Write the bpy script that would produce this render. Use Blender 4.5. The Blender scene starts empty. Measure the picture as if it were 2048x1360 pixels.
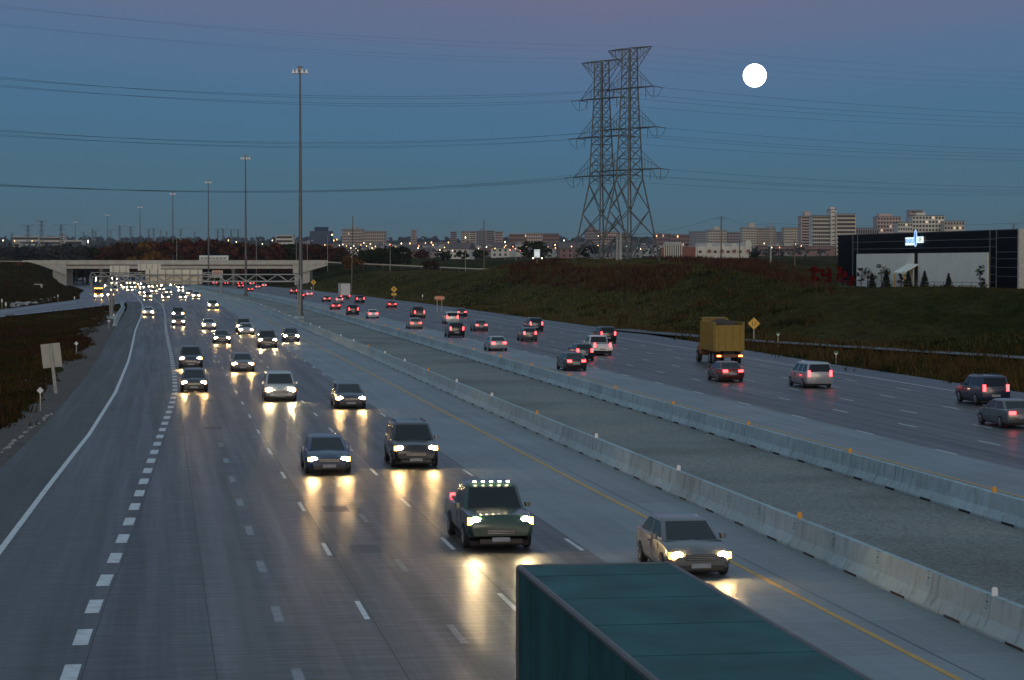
import bpy, math, random
import numpy as np
from mathutils import Vector, Matrix
random.seed(7); RNG = np.random.default_rng(7)
S = bpy.context.scene
COL = S.collection
F, HC, YH = 4600.0, 8.3, 530.0          # focal length and horizon in photo pixels, eye height
PITCH = math.atan(150 / F)
PI = math.pi

# ------------------------------------------------------------------ geometry of the place
def un(px, py, z0=0.0):
    """ground point seen at a photo pixel, on the level z0"""
    x = (px - 1024) / F; y = -(py - 680) / F
    d = (x, math.cos(PITCH) + y * math.sin(PITCH), -math.sin(PITCH) + y * math.cos(PITCH))
    t = (z0 - HC) / d[2]
    return d[0] * t, d[1] * t
def at(px, Y): return (px - 1024) * Y / F                     # X seen at column px at distance Y
def hz(py, Y): return HC - (py - YH) * Y / F                  # height seen at row py at distance Y

RZ = np.array([0., 30, 60, 100, 150, 212, 300, 394, 472, 538, 606, 700, 868, 1000, 1200, 1400, 1700, 2200, 3000])
RX = np.array([18.5, 13.9, 9.3, 3.2, -4.35, -13.75, -27.3, -41.5, -53.9, -65.2, -77.2, -94.5, -128., -156., -203., -255., -337., -486., -740.])
_h = np.diff(RZ); _d = np.diff(RX) / _h
RM = np.empty_like(RX); RM[0] = _d[0]; RM[-1] = _d[-1]
RM[1:-1] = (_d[:-1] * _h[1:] + _d[1:] * _h[:-1]) / (_h[1:] + _h[:-1])
def ref(z):
    z = np.clip(np.asarray(z, float), -200, 2999.9)
    i = np.clip(np.searchsorted(RZ, z, side='right') - 1, 0, len(RZ) - 2)
    h = RZ[i + 1] - RZ[i]; t = (z - RZ[i]) / h
    t0 = np.where(z < 0, 0, t)
    v = ((1 + 2 * t0) * (1 - t0) ** 2 * RX[i] + t0 * (1 - t0) ** 2 * h * RM[i] + t0 * t0 * (3 - 2 * t0) * RX[i + 1] + t0 * t0 * (t0 - 1) * h * RM[i + 1])
    return np.where(z < 0, RX[0] + z * RM[0], v)
def slope(z): return (ref(np.asarray(z) + 1.0) - ref(np.asarray(z) - 1.0)) / 2.0
def road_pt(z, o):
    s = float(slope(z)); n = 1 / math.hypot(1, s)
    return float(ref(z)) + o * n, z - o * s * n
def off(X, Y):
    zz = np.asarray(Y, float).copy()
    for _ in range(3):
        s = slope(zz); o = (X - ref(zz)) / np.sqrt(1 + s * s) + (Y - zz) * (-s) / np.sqrt(1 + s * s)
        zz = Y + o * s / np.sqrt(1 + s * s)
    return o
def pL(z): return np.interp(z, [20, 60, 95, 123, 169, 225, 300, 415, 500], [-28, -26, -24.8, -24.3, -23.9, -24.0, -24.3, -24.6, -24.8])
def pR(z): return np.interp(z, [20, 190, 240, 290, 400, 900], [37.0, 37.2, 38.6, 39.6, 38.6, 38.2])
def ramp_r(z): return np.interp(z, [200, 367, 397, 434, 480, 505, 523], [-66, -81.5, -82.0, -82.3, -83.5, -85, -87.5])
def ramp_l(z): return np.interp(z, [200, 424, 509, 570, 660, 764, 920, 1100], [-80, -95, -101, -107, -124, -142, -176, -220])
def sm(t): t = np.clip(t, 0, 1); return t * t * (3 - 2 * t)
HM_Z = [0, 200, 300, 400, 500, 600, 800, 1000, 1500, 2500, 4000, 6000, 9000, 15000]
HM_H = [2, 3.0, 5.6, 7.2, 8.4, 9.1, 9.9, 10.6, 12.8, 21, 36, 72, 105, 150]
HR_Z = [0, 200, 300, 340, 380, 460, 600, 900, 1500, 2500, 4000, 6000, 9000, 15000]
HR_H = [1.5, 3.0, 4.9, 4.6, 4.15, 4.6, 6.2, 9.5, 12.8, 21, 36, 72, 105, 150]
def ground_h(X, Y):
    X = np.asarray(X, float); Y = np.asarray(Y, float)
    o = off(X, Y); zl = np.clip(Y, 20, 2990)
    px = 1024 + F * X / np.maximum(Y, 1)
    w = sm((px - 1480) / 240)
    Hp = np.interp(Y, HM_Z, HM_H) * (1 - w) + np.interp(Y, HR_Z, HR_H) * w
    t = o - pR(zl)
    ts = np.interp(Y, [60, 150, 199, 271, 300], [30, 27, 21, 9.5, 7])
    wl_ = sm((1120 + 130 * sm((Y - 600) / 250) - px) / 230)
    Hp = Hp * (1 - wl_) + np.interp(Y, [0, 200, 300, 500, 700, 900, 1000, 1300, 1500, 2500, 4000, 6000, 9000, 15000], [2, 3, 4.6, 6.0, 5.7, 6.0, 7.4, 11.0, 12.8, 21, 36, 72, 105, 150]) * wl_
    bump = 0.22 * np.sin(X * .21 + Y * .05) + 0.25 * np.sin(X * .083 - Y * .037 + 1.3) + .3 * np.sin(Y * .021 + X * .04)
    right = -0.12 + (Hp + bump) * sm((t - ts) / 30) + 0.10 * bump * sm(t / 4)
    tl = pL(zl) - o
    fade = sm((Y - 640) / 235)
    Lp = np.interp(Y, [0, 300, 640], [.6, 1.0, 1.8]) * (1 - fade) + 9.3 * fade
    far = sm((Y - 940) / 150)
    Lp = Lp * (1 - far) + np.interp(Y, HM_Z, HM_H) * far
    dl = ramp_l(Y) - X
    left_out = -0.15 + (Lp + .3 * bump) * sm((dl - 3) / np.interp(Y, [300, 800], [30, 15]))
    gore = -0.12 - 0.5 * sm((tl - 3) / 5) * sm((X - ramp_r(Y) - 2) / 5) + .2 * bump * sm(tl / 6)
    left = np.where((Y > 523) | (X < ramp_r(Y)), np.where(X > ramp_l(Y), -0.3, left_out), gore)
    left = np.where((Y < 200) & (tl > 45), -0.1 + .3 * bump, left)
    mid = np.full_like(X, -0.3)
    h = np.where(t > 0, right, np.where(tl > 0, left, mid))
    k = sm((Y - 1900) / 500)
    return h * (1 - k) + (np.interp(Y, HM_Z, HM_H)) * k
def gh(X, Y): return float(ground_h(np.array([X]), np.array([Y]))[0])

# ------------------------------------------------------------------ scene helpers
def tag(o, label=None, cat=None, group=None, kind=None):
    if label: o['label'] = label
    if cat: o['category'] = cat
    if group: o['group'] = group
    if kind: o['kind'] = kind
    return o
def empty(name, loc=(0, 0, 0), rz=0.0):
    o = bpy.data.objects.new(name, None); COL.objects.link(o)
    o.location = loc; o.rotation_euler = (0, 0, rz); o.empty_display_size = .2
    return o
def link(name, me, parent=None, loc=None, rz=None):
    o = bpy.data.objects.new(name, me); COL.objects.link(o)
    if parent is not None: o.parent = parent
    if loc is not None: o.location = loc
    if rz is not None: o.rotation_euler = (0, 0, rz)
    return o
def copy_tree(o, parent=None):
    c = o.copy(); COL.objects.link(c)
    if parent is not None: c.parent = parent
    for ch in list(o.children): copy_tree(ch, c)
    return c
def np_mesh(name, V, Fq, mat, uv=None, smooth=False):
    V = np.asarray(V, np.float32); Fq = np.asarray(Fq, np.int32); k = Fq.shape[1]
    me = bpy.data.meshes.new(name)
    me.vertices.add(len(V)); me.vertices.foreach_set('co', V.ravel())
    me.loops.add(Fq.size); me.loops.foreach_set('vertex_index', Fq.ravel())
    me.polygons.add(len(Fq)); me.polygons.foreach_set('loop_start', np.arange(0, Fq.size, k, dtype=np.int32))
    me.polygons.foreach_set('loop_total', np.full(len(Fq), k, np.int32))
    if smooth: me.polygons.foreach_set('use_smooth', np.ones(len(Fq), bool))
    if uv is not None:
        l = me.uv_layers.new(name='UVMap'); l.data.foreach_set('uv', np.asarray(uv, np.float32)[Fq.ravel()].ravel())
    me.materials.append(mat); me.update(calc_edges=True); me.validate()
    return me
class MB:
    def __init__(s): s.v = []; s.f = []
    def add(s, vs, fs):
        b = len(s.v); s.v += [tuple(q) for q in vs]; s.f += [tuple(i + b for i in f) for f in fs]; return s
    def box(s, x0, x1, y0, y1, z0, z1):
        return s.add([(x0, y0, z0), (x1, y0, z0), (x1, y1, z0), (x0, y1, z0), (x0, y0, z1), (x1, y0, z1), (x1, y1, z1), (x0, y1, z1)],
                     [(0, 3, 2, 1), (4, 5, 6, 7), (0, 1, 5, 4), (1, 2, 6, 5), (2, 3, 7, 6), (3, 0, 4, 7)])
    def tube(s, a, b, r0, r1=None, n=6, caps=True):
        a = Vector(a); b = Vector(b); d = b - a
        if d.length < 1e-6: return s
        r1 = r0 if r1 is None else r1; d.normalize()
        u = d.cross(Vector((0, 0, 1)))
        if u.length < 1e-3: u = Vector((1, 0, 0))
        u.normalize(); w = d.cross(u)
        vs = []
        for c, r in ((a, r0), (b, r1)):
            for i in range(n):
                t = 2 * PI * (i + .5) / n; vs.append(c + u * math.cos(t) * r + w * math.sin(t) * r)
        fs = [(i, i + n, (i + 1) % n + n, (i + 1) % n) for i in range(n)]
        if caps: fs += [tuple(range(n)), tuple(range(2 * n - 1, n - 1, -1))]
        return s.add(vs, fs)
    def path(s, pts, r, n=5):
        for a, b in zip(pts, pts[1:]): s.tube(a, b, r, n=n)
        return s
    def loft(s, rings, caps=True):
        n = len(rings[0]); vs = [q for r in rings for q in r]; fs = []
        for k in range(len(rings) - 1):
            for i in range(n): fs.append((k * n + i, k * n + (i + 1) % n, (k + 1) * n + (i + 1) % n, (k + 1) * n + i))
        if caps: fs += [tuple(range(n - 1, -1, -1)), tuple(range((len(rings) - 1) * n, len(rings) * n))]
        return s.add(vs, fs)
    def prism(s, poly, d0, d1, axis='y'):
        """2-D outline given thickness along one axis"""
        n = len(poly)
        g = (lambda p, d: (p[0], d, p[1])) if axis == 'y' else ((lambda p, d: (d, p[0], p[1])) if axis == 'x' else (lambda p, d: (p[0], p[1], d)))
        vs = [g(p, d0) for p in poly] + [g(p, d1) for p in poly]
        return s.add(vs, [tuple(range(n)), tuple(range(2 * n - 1, n - 1, -1))] + [(i, i + n, (i + 1) % n + n, (i + 1) % n) for i in range(n)])
    def ball(s, c, r, nu=8, nv=5, sz=1.0):
        vs = [(c[0], c[1], c[2] - r * sz)]
        for j in range(1, nv):
            ph = PI * j / nv - PI / 2
            for i in range(nu):
                t = 2 * PI * i / nu; vs.append((c[0] + r * math.cos(ph) * math.cos(t), c[1] + r * math.cos(ph) * math.sin(t), c[2] + r * sz * math.sin(ph)))
        vs.append((c[0], c[1], c[2] + r * sz)); fs = []
        for i in range(nu): fs.append((0, 1 + (i + 1) % nu, 1 + i))
        for j in range(nv - 2):
            for i in range(nu):
                a = 1 + j * nu; fs.append((a + i, a + (i + 1) % nu, a + nu + (i + 1) % nu, a + nu + i))
        a = 1 + (nv - 2) * nu
        for i in range(nu): fs.append((a + i, a + (i + 1) % nu, len(vs) - 1))
        return s.add(vs, fs)
    def mesh(s, name, mat, smooth=False, fix=True):
        me = bpy.data.meshes.new(name); me.from_pydata(s.v, [], s.f)
        if fix:
            import bmesh
            bm = bmesh.new(); bm.from_mesh(me); bmesh.ops.recalc_face_normals(bm, faces=bm.faces); bm.to_mesh(me); bm.free()
        me.materials.append(mat)
        if smooth:
            me.polygons.foreach_set('use_smooth', np.ones(len(me.polygons), bool))
            try: me.set_sharp_from_angle(angle=math.radians(38))
            except Exception: pass
        return me
    def build(s, name, mat, parent=None, loc=None, rz=None, smooth=False): return link(name, s.mesh(name, mat, smooth), parent, loc, rz)

# ------------------------------------------------------------------ materials
M = {}
def node_mat(name):
    m = bpy.data.materials.new(name); m.use_nodes = True; nt = m.node_tree
    return m, nt, nt.nodes, nt.links, nt.nodes['Principled BSDF']
def plain(name, col, rough=.6, metal=0., var=.18, scale=3.0, coat=0., emit=None, es=0., spec=None, coord='Object', objvar=0.):
    """a surface colour with an even mottling of its own"""
    if name in M: return M[name]
    m, nt, N, L, B = node_mat(name)
    tc = N.new('ShaderNodeTexCoord'); no = N.new('ShaderNodeTexNoise'); no.inputs['Scale'].default_value = scale; no.inputs['Detail'].default_value = 4
    L.new(tc.outputs[coord], no.inputs['Vector'])
    mr = N.new('ShaderNodeMapRange'); mr.inputs[1].default_value = .3; mr.inputs[2].default_value = .7; mr.inputs[3].default_value = 1 - var; mr.inputs[4].default_value = 1 + var
    L.new(no.outputs['Fac'], mr.inputs[0])
    mx = N.new('ShaderNodeVectorMath'); mx.operation = 'SCALE'; mx.inputs[0].default_value = col[:3]
    f = mr.outputs[0]
    if objvar:
        oi = N.new('ShaderNodeObjectInfo'); m2 = N.new('ShaderNodeMapRange'); m2.inputs[3].default_value = 1 - objvar; m2.inputs[4].default_value = 1 + objvar
        L.new(oi.outputs['Random'], m2.inputs[0]); mu = N.new('ShaderNodeMath'); mu.operation = 'MULTIPLY'; L.new(f, mu.inputs[0]); L.new(m2.outputs[0], mu.inputs[1]); f = mu.outputs[0]
    L.new(f, mx.inputs['Scale']); L.new(mx.outputs[0], B.inputs['Base Color'])
    B.inputs['Roughness'].default_value = rough; B.inputs['Metallic'].default_value = metal
    if coat: B.inputs['Coat Weight'].default_value = coat; B.inputs['Coat Roughness'].default_value = .06
    if spec is not None: B.inputs['Specular IOR Level'].default_value = spec
    if emit: B.inputs['Emission Color'].default_value = (*emit, 1); B.inputs['Emission Strength'].default_value = es
    M[name] = m; return m
def ramp_node(N, stops, interp='LINEAR'):
    r = N.new('ShaderNodeValToRGB'); r.color_ramp.interpolation = interp; e = r.color_ramp.elements
    while len(e) > 1: e.remove(e[0])
    e[0].position = stops[0][0]; e[0].color = (*stops[0][1], 1)
    for p, c in stops[1:]:
        q = e.new(p); q.color = (*c, 1)
    return r
def road_mat(name, c0, c1, rough, lane0=None, lanew=3.67, seamstep=None, bump=.25, spec=.5):
    """paving in road coordinates (u across, v along, metres): mottling, worn wheel tracks, oil down the lane middles, crosswise tining"""
    m, nt, N, L, B = node_mat(name)
    uv = N.new('ShaderNodeUVMap'); sep = N.new('ShaderNodeSeparateXYZ'); L.new(uv.outputs[0], sep.inputs[0])
    def mapped(sx, sy):
        mp = N.new('ShaderNodeMapping'); mp.inputs['Scale'].default_value = (sx, sy, 1); L.new(uv.outputs[0], mp.inputs['Vector']); return mp.outputs[0]
    def noise(vec, scale, detail=4, rough_=.6):
        n = N.new('ShaderNodeTexNoise'); n.inputs['Scale'].default_value = scale; n.inputs['Detail'].default_value = detail; n.inputs['Roughness'].default_value = rough_; L.new(vec, n.inputs['Vector']); return n.outputs['Fac']
    big = noise(mapped(.25, .06), 1.0, 5); streak = noise(mapped(1.6, .025), 1.0, 3); fine = noise(mapped(1, 1), 7.0, 3, .7); tine = noise(mapped(.55, 5.0), 1.0, 3, .65)
    def math_(op, a, b):
        n = N.new('ShaderNodeMath'); n.operation = op
        for i, q in enumerate((a, b)):
            if isinstance(q, (int, float)): n.inputs[i].default_value = q
            else: L.new(q, n.inputs[i])
        return n.outputs[0]
    f = math_('ADD', math_('MULTIPLY', big, .5), math_('MULTIPLY', streak, .26)); f = math_('ADD', f, math_('MULTIPLY', fine, .2)); f = math_('ADD', f, math_('MULTIPLY', tine, .12))
    mr = N.new('ShaderNodeMapRange'); mr.inputs[1].default_value = .36; mr.inputs[2].default_value = .80; L.new(f, mr.inputs[0])
    mix = N.new('ShaderNodeMix'); mix.data_type = 'RGBA'; mix.inputs[6].default_value = (*c0, 1); mix.inputs[7].default_value = (*c1, 1); L.new(mr.outputs[0], mix.inputs[0])
    colr = mix.outputs[2]
    if lane0 is not None:   # oil and rubber worn into the lanes
        ph = math_('MULTIPLY', math_('SUBTRACT', sep.outputs[0], lane0), 2 * PI / lanew); cs = N.new('ShaderNodeMath'); cs.operation = 'COSINE'; L.new(ph, cs.inputs[0])
        k = math_('MULTIPLY', math_('MULTIPLY', math_('SUBTRACT', 1.0, cs.outputs[0]), .5), math_('MULTIPLY', streak, .42))
        sc = N.new('ShaderNodeVectorMath'); sc.operation = 'SCALE'; L.new(colr, sc.inputs[0]); L.new(math_('SUBTRACT', 1.0, k), sc.inputs['Scale']); colr = sc.outputs[0]
    if seamstep:            # every slab cast a little lighter or darker
        fl = []
        for k_, st_ in ((0, lanew), (1, seamstep)):
            q = N.new('ShaderNodeMath'); q.operation = 'FLOOR'; L.new(math_('DIVIDE', sep.outputs[k_], st_), q.inputs[0]); fl.append(q.outputs[0])
        cb = N.new('ShaderNodeCombineXYZ'); L.new(fl[0], cb.inputs[0]); L.new(fl[1], cb.inputs[1]); wn = N.new('ShaderNodeTexWhiteNoise'); wn.noise_dimensions = '2D'; L.new(cb.outputs[0], wn.inputs['Vector'])
        sc = N.new('ShaderNodeVectorMath'); sc.operation = 'SCALE'; L.new(colr, sc.inputs[0]); L.new(math_('ADD', .90, math_('MULTIPLY', wn.outputs['Value'], .2)), sc.inputs['Scale']); colr = sc.outputs[0]
    if seamstep:            # sawn cross joints
        fr = N.new('ShaderNodeMath'); fr.operation = 'FRACT'; L.new(math_('DIVIDE', sep.outputs[1], seamstep), fr.inputs[0])
        ls = math_('LESS_THAN', fr.outputs[0], .035 / seamstep)
        sc = N.new('ShaderNodeVectorMath'); sc.operation = 'SCALE'; L.new(colr, sc.inputs[0]); L.new(math_('SUBTRACT', 1.0, math_('MULTIPLY', ls, .5)), sc.inputs['Scale']); colr = sc.outputs[0]
    L.new(colr, B.inputs['Base Color'])
    rr = N.new('ShaderNodeMapRange'); rr.inputs[1].default_value = .35; rr.inputs[2].default_value = .7; rr.inputs[3].default_value = rough - .17; rr.inputs[4].default_value = rough + .13
    L.new(math_('ADD', math_('MULTIPLY', streak, .55), math_('MULTIPLY', tine, .45)), rr.inputs[0]); L.new(rr.outputs[0], B.inputs['Roughness'])
    bp = N.new('ShaderNodeBump'); bp.inputs['Strength'].default_value = bump; bp.inputs['Distance'].default_value = .03
    L.new(math_('ADD', math_('MULTIPLY', tine, 1.0), math_('MULTIPLY', fine, .35)), bp.inputs['Height']); L.new(bp.outputs[0], B.inputs['Normal']); B.inputs['Specular IOR Level'].default_value = spec
    M[name] = m; return m

road_mat('main_concrete', (.046, .048, .046), (.100, .102, .095), .46, lane0=-17.2, seamstep=4.5)
road_mat('aux_asphalt', (.056, .063, .061), (.094, .104, .099), .47, lane0=-21.2, spec=.26)
road_mat('shoulder_asphalt', (.055, .056, .053), (.09, .09, .084), .6, bump=.15, spec=.25)
road_mat('pale_concrete', (.150, .180, .186), (.228, .266, .272), .5, seamstep=4.5, bump=.12)
road_mat('right_asphalt', (.050, .056, .053), (.085, .092, .087), .46, lane0=16.2, lanew=3.63, spec=.34)
road_mat('dark_shoulder', (.035, .042, .055), (.07, .08, .10), .5)
road_mat('ramp_paving', (.06, .066, .074), (.11, .118, .125), .45)
road_mat('gravel_track', (.07, .075, .08), (.13, .135, .14), .8)
def gravel():
    m, nt, N, L, B = node_mat('gravel')
    tc = N.new('ShaderNodeTexCoord'); n1 = N.new('ShaderNodeTexNoise'); n1.inputs['Scale'].default_value = .12; n1.inputs['Detail'].default_value = 6
    n2 = N.new('ShaderNodeTexVoronoi'); n2.inputs['Scale'].default_value = 11.0
    n3 = N.new('ShaderNodeTexNoise'); n3.inputs['Scale'].default_value = 9.0; n3.inputs['Detail'].default_value = 6; n3.inputs['Roughness'].default_value = .75
    for n in (n1, n2, n3): L.new(tc.outputs['Object'], n.inputs['Vector'])
    r = ramp_node(N, [(.3, (.145, .150, .132)), (.5, (.205, .216, .203)), (.7, (.25, .25, .218))]); L.new(n1.outputs['Fac'], r.inputs[0])
    hs = N.new('ShaderNodeMapRange'); hs.inputs[3].default_value = .6; hs.inputs[4].default_value = 1.45; L.new(n2.outputs['Color'], hs.inputs[0])
    sc = N.new('ShaderNodeVectorMath'); sc.operation = 'SCALE'; L.new(r.outputs[0], sc.inputs[0]); L.new(hs.outputs[0], sc.inputs['Scale'])
    h3 = N.new('ShaderNodeMapRange'); h3.inputs[1].default_value = .3; h3.inputs[2].default_value = .7; h3.inputs[3].default_value = .8; h3.inputs[4].default_value = 1.2; L.new(n3.outputs['Fac'], h3.inputs[0])
    s2 = N.new('ShaderNodeVectorMath'); s2.operation = 'SCALE'; L.new(sc.outputs[0], s2.inputs[0]); L.new(h3.outputs[0], s2.inputs['Scale'])
    L.new(s2.outputs[0], B.inputs['Base Color']); B.inputs['Roughness'].default_value = .85; B.inputs['Specular IOR Level'].default_value = .3
    bp = N.new('ShaderNodeBump'); bp.inputs['Strength'].default_value = .35; bp.inputs['Distance'].default_value = .02; L.new(n2.outputs['Distance'], bp.inputs['Height']); L.new(bp.outputs[0], B.inputs['Normal'])
    M['gravel'] = m
gravel()
def meadow():
    m, nt, N, L, B = node_mat('meadow')
    tc = N.new('ShaderNodeTexCoord'); mp = N.new('ShaderNodeMapping'); mp.inputs['Scale'].default_value = (1, .35, 1); L.new(tc.outputs['Object'], mp.inputs['Vector'])
    n1 = N.new('ShaderNodeTexNoise'); n1.inputs['Scale'].default_value = .045; n1.inputs['Detail'].default_value = 8; n1.inputs['Roughness'].default_value = .65; L.new(mp.outputs[0], n1.inputs['Vector'])
    n2 = N.new('ShaderNodeTexNoise'); n2.inputs['Scale'].default_value = .9; n2.inputs['Detail'].default_value = 5; n2.inputs['Roughness'].default_value = .7; L.new(mp.outputs[0], n2.inputs['Vector'])
    r = ramp_node(N, [(.30, (.013, .016, .005)), (.44, (.028, .030, .009)), (.56, (.055, .046, .018)), (.68, (.045, .026, .014)), (.8, (.026, .015, .009))]); L.new(n1.outputs['Fac'], r.inputs[0])
    h = N.new('ShaderNodeMapRange'); h.inputs[1].default_value = .3; h.inputs[2].default_value = .7; h.inputs[3].default_value = .55; h.inputs[4].default_value = 1.5; L.new(n2.outputs['Fac'], h.inputs[0])
    sc = N.new('ShaderNodeVectorMath'); sc.operation = 'SCALE'; L.new(r.outputs[0], sc.inputs[0]); L.new(h.outputs[0], sc.inputs['Scale'])
    L.new(sc.outputs[0], B.inputs['Base Color']); B.inputs['Roughness'].default_value = .95; B.inputs['Specular IOR Level'].default_value = 0
    bp = N.new('ShaderNodeBump'); bp.inputs['Strength'].default_value = .8; bp.inputs['Distance'].default_value = .4; L.new(n2.outputs['Fac'], bp.inputs['Height']); L.new(bp.outputs[0], B.inputs['Normal'])
    M['meadow'] = m
meadow()
def leafy(name, stops, scale=.25, objvar=.25):
    """leaf colours that differ from clump to clump and plant to plant"""
    m, nt, N, L, B = node_mat(name)
    g = N.new('ShaderNodeNewGeometry'); no = N.new('ShaderNodeTexNoise'); no.inputs['Scale'].default_value = scale; no.inputs['Detail'].default_value = 3; L.new(g.outputs['Position'], no.inputs['Vector'])
    ri = N.new('ShaderNodeMath'); ri.operation = 'MULTIPLY_ADD'; ri.inputs[1].default_value = .35; L.new(g.outputs['Random Per Island'], ri.inputs[0])
    s0 = N.new('ShaderNodeMath'); s0.operation = 'SUBTRACT'; s0.inputs[1].default_value = .17; L.new(no.outputs['Fac'], s0.inputs[0]); L.new(s0.outputs[0], ri.inputs[2])
    r = ramp_node(N, stops); L.new(ri.outputs[0], r.inputs[0])
    oi = N.new('ShaderNodeObjectInfo'); mr = N.new('ShaderNodeMapRange'); mr.inputs[3].default_value = 1 - objvar; mr.inputs[4].default_value = 1 + objvar; L.new(oi.outputs['Random'], mr.inputs[0])
    sc = N.new('ShaderNodeVectorMath'); sc.operation = 'SCALE'; L.new(r.outputs[0], sc.inputs[0]); L.new(mr.outputs[0], sc.inputs['Scale'])
    L.new(sc.outputs[0], B.inputs['Base Color']); B.inputs['Roughness'].default_value = .95; B.inputs['Specular IOR Level'].default_value = 0
    M[name] = m; return m
leafy('leaf_red', [(.25, (.045, .014, .010)), (.5, (.10, .026, .016)), (.75, (.075, .045, .018))])
leafy('leaf_green', [(.25, (0.0112, 0.0165, 0.0055)), (.5, (0.0256, 0.0338, 0.0088)), (.75, (0.0400, 0.0413, 0.0099))])
leafy('leaf_orange', [(.25, (.09, .035, .010)), (.5, (.15, .07, .015)), (.75, (.09, .07, .02))])
leafy('leaf_grey', [(.25, (.028, .034, .036)), (.5, (.05, .055, .055)), (.75, (.06, .055, .05))])
leafy('leaf_scarlet', [(.25, (0.0800, 0.0048, 0.0048)), (.5, (0.1500, 0.0084, 0.0072)), (.75, (0.1000, 0.0120, 0.0072))], scale=.8)
leafy('leaf_fir', [(.25, (0.0096, 0.0165, 0.0060)), (.5, (0.0224, 0.0300, 0.0090)), (.75, (0.0400, 0.0413, 0.0110))], scale=.8)
leafy('leaf_brown', [(.25, (0.0280, 0.0143, 0.0060)), (.5, (0.0525, 0.0247, 0.0100)), (.75, (0.0420, 0.0325, 0.0125))], scale=.8)
leafy('grass_blades', [(.20, (.014, .017, .005)), (.36, (.032, .036, .009)), (.48, (.060, .053, .018)), (.58, (.095, .075, .032)), (.68, (.060, .034, .016)), (.82, (.034, .019, .010))], scale=.030)
leafy('olive_blades', [(.20, (.036, .044, .013)), (.36, (.062, .070, .020)), (.50, (.098, .092, .034)), (.62, (.120, .100, .046)), (.74, (.075, .052, .026)), (.86, (.05, .032, .017))], scale=.028)
leafy('verge_blades', [(.20, (.010, .011, .003)), (.36, (.020, .020, .005)), (.5, (.036, .030, .010)), (.62, (.055, .030, .013)), (.78, (.030, .014, .007))], scale=.05)
leafy('brush_blades', [(.25, (.030, .013, .008)), (.45, (.066, .021, .013)), (.6, (.078, .042, .023)), (.8, (.038, .030, .012))], scale=.06)
leafy('straw_blades', [(.25, (.045, .034, .010)), (.5, (.105, .066, .022)), (.75, (.08, .042, .017))], scale=.12)
plain('bark', (.06, .05, .042), .9, scale=2)
def stained(name, col):
    m, nt, N, L, B = node_mat(name)
    tc = N.new('ShaderNodeTexCoord'); mp = N.new('ShaderNodeMapping'); mp.inputs['Scale'].default_value = (3, 3.2, .35)
    oi = N.new('ShaderNodeObjectInfo'); ad = N.new('ShaderNodeVectorMath'); ad.operation = 'ADD'; sv = N.new('ShaderNodeVectorMath'); sv.operation = 'SCALE'; sv.inputs[0].default_value = (37, 91, 13); L.new(oi.outputs['Random'], sv.inputs['Scale'])
    L.new(tc.outputs['Object'], ad.inputs[0]); L.new(sv.outputs[0], ad.inputs[1]); L.new(ad.outputs[0], mp.inputs['Vector'])
    n1 = N.new('ShaderNodeTexNoise'); n1.inputs['Scale'].default_value = 1; n1.inputs['Detail'].default_value = 5; L.new(mp.outputs[0], n1.inputs['Vector'])
    n2 = N.new('ShaderNodeTexNoise'); n2.inputs['Scale'].default_value = 1.6; n2.inputs['Detail'].default_value = 6; n2.inputs['Roughness'].default_value = .7; L.new(ad.outputs[0], n2.inputs['Vector'])
    r1 = ramp_node(N, [(.3, (.66, .64, .60)), (.47, (1, 1, 1)), (1, (1.03, 1.03, 1.03))]); L.new(n1.outputs['Fac'], r1.inputs[0])
    r2 = ramp_node(N, [(.3, (.80, .80, .79)), (.5, (1, 1, 1)), (.75, (1.12, 1.12, 1.12))]); L.new(n2.outputs['Fac'], r2.inputs[0])
    mu = N.new('ShaderNodeVectorMath'); mu.operation = 'MULTIPLY'; L.new(r1.outputs[0], mu.inputs[0]); L.new(r2.outputs[0], mu.inputs[1])
    mv = N.new('ShaderNodeVectorMath'); mv.operation = 'MULTIPLY'; mv.inputs[1].default_value = col; L.new(mu.outputs[0], mv.inputs[0])
    mr = N.new('ShaderNodeMapRange'); mr.inputs[3].default_value = .86; mr.inputs[4].default_value = 1.1; L.new(oi.outputs['Random'], mr.inputs[0])
    sc = N.new('ShaderNodeVectorMath'); sc.operation = 'SCALE'; L.new(mv.outputs[0], sc.inputs[0]); L.new(mr.outputs[0], sc.inputs['Scale']); L.new(sc.outputs[0], B.inputs['Base Color'])
    B.inputs['Roughness'].default_value = .75; M[name] = m
stained('barrier_concrete', (.355, .455, .475))
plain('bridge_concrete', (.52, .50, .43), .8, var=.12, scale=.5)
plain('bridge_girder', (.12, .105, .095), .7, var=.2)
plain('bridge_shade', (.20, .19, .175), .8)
plain('galvanised', (.30, .31, .31), .5, .55, var=.15, scale=4)
plain('lattice_steel', (.13, .14, .13), .6, .3, var=.2, scale=2)
plain('mast_steel', (.13, .13, .125), .5, .4, var=.15, scale=2)
plain('wire', (.05, .055, .06), .5, .6)
plain('insulator', (.10, .075, .06), .35)
plain('lamp_housing', (.85, .85, .84), .4, var=.08)
plain('sign_back', (.74, .71, .58), .6, var=.06, scale=.8)
plain('sign_rib', (.22, .22, .20), .6)
plain('paint_white', (.62, .64, .64), .55, var=.22, scale=3)
plain('paint_faded', (.24, .255, .265), .55, var=.25, scale=3)
plain('paint_yellow', (.55, .31, .05), .55, var=.2, scale=3)
plain('tar', (.018, .019, .021), .5)
plain('patch', (.055, .058, .064), .55)
plain('black', (.006, .006, .007), .7)
plain('soil_load', (.05, .035, .022), .95, var=.3)
plain('rubber', (.012, .012, .013), .8)
plain('wheel_metal', (.32, .33, .34), .35, .8)
plain('car_glass', (.007, .009, .012), .05, spec=.5)
plain('trim', (.02, .02, .022), .45)
plain('chrome', (.5, .5, .5), .18, 1.0)
plain('plate', (.28, .30, .33), .5)
plain('reflector_white', (.8, .8, .78), .35, var=.03)
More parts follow.
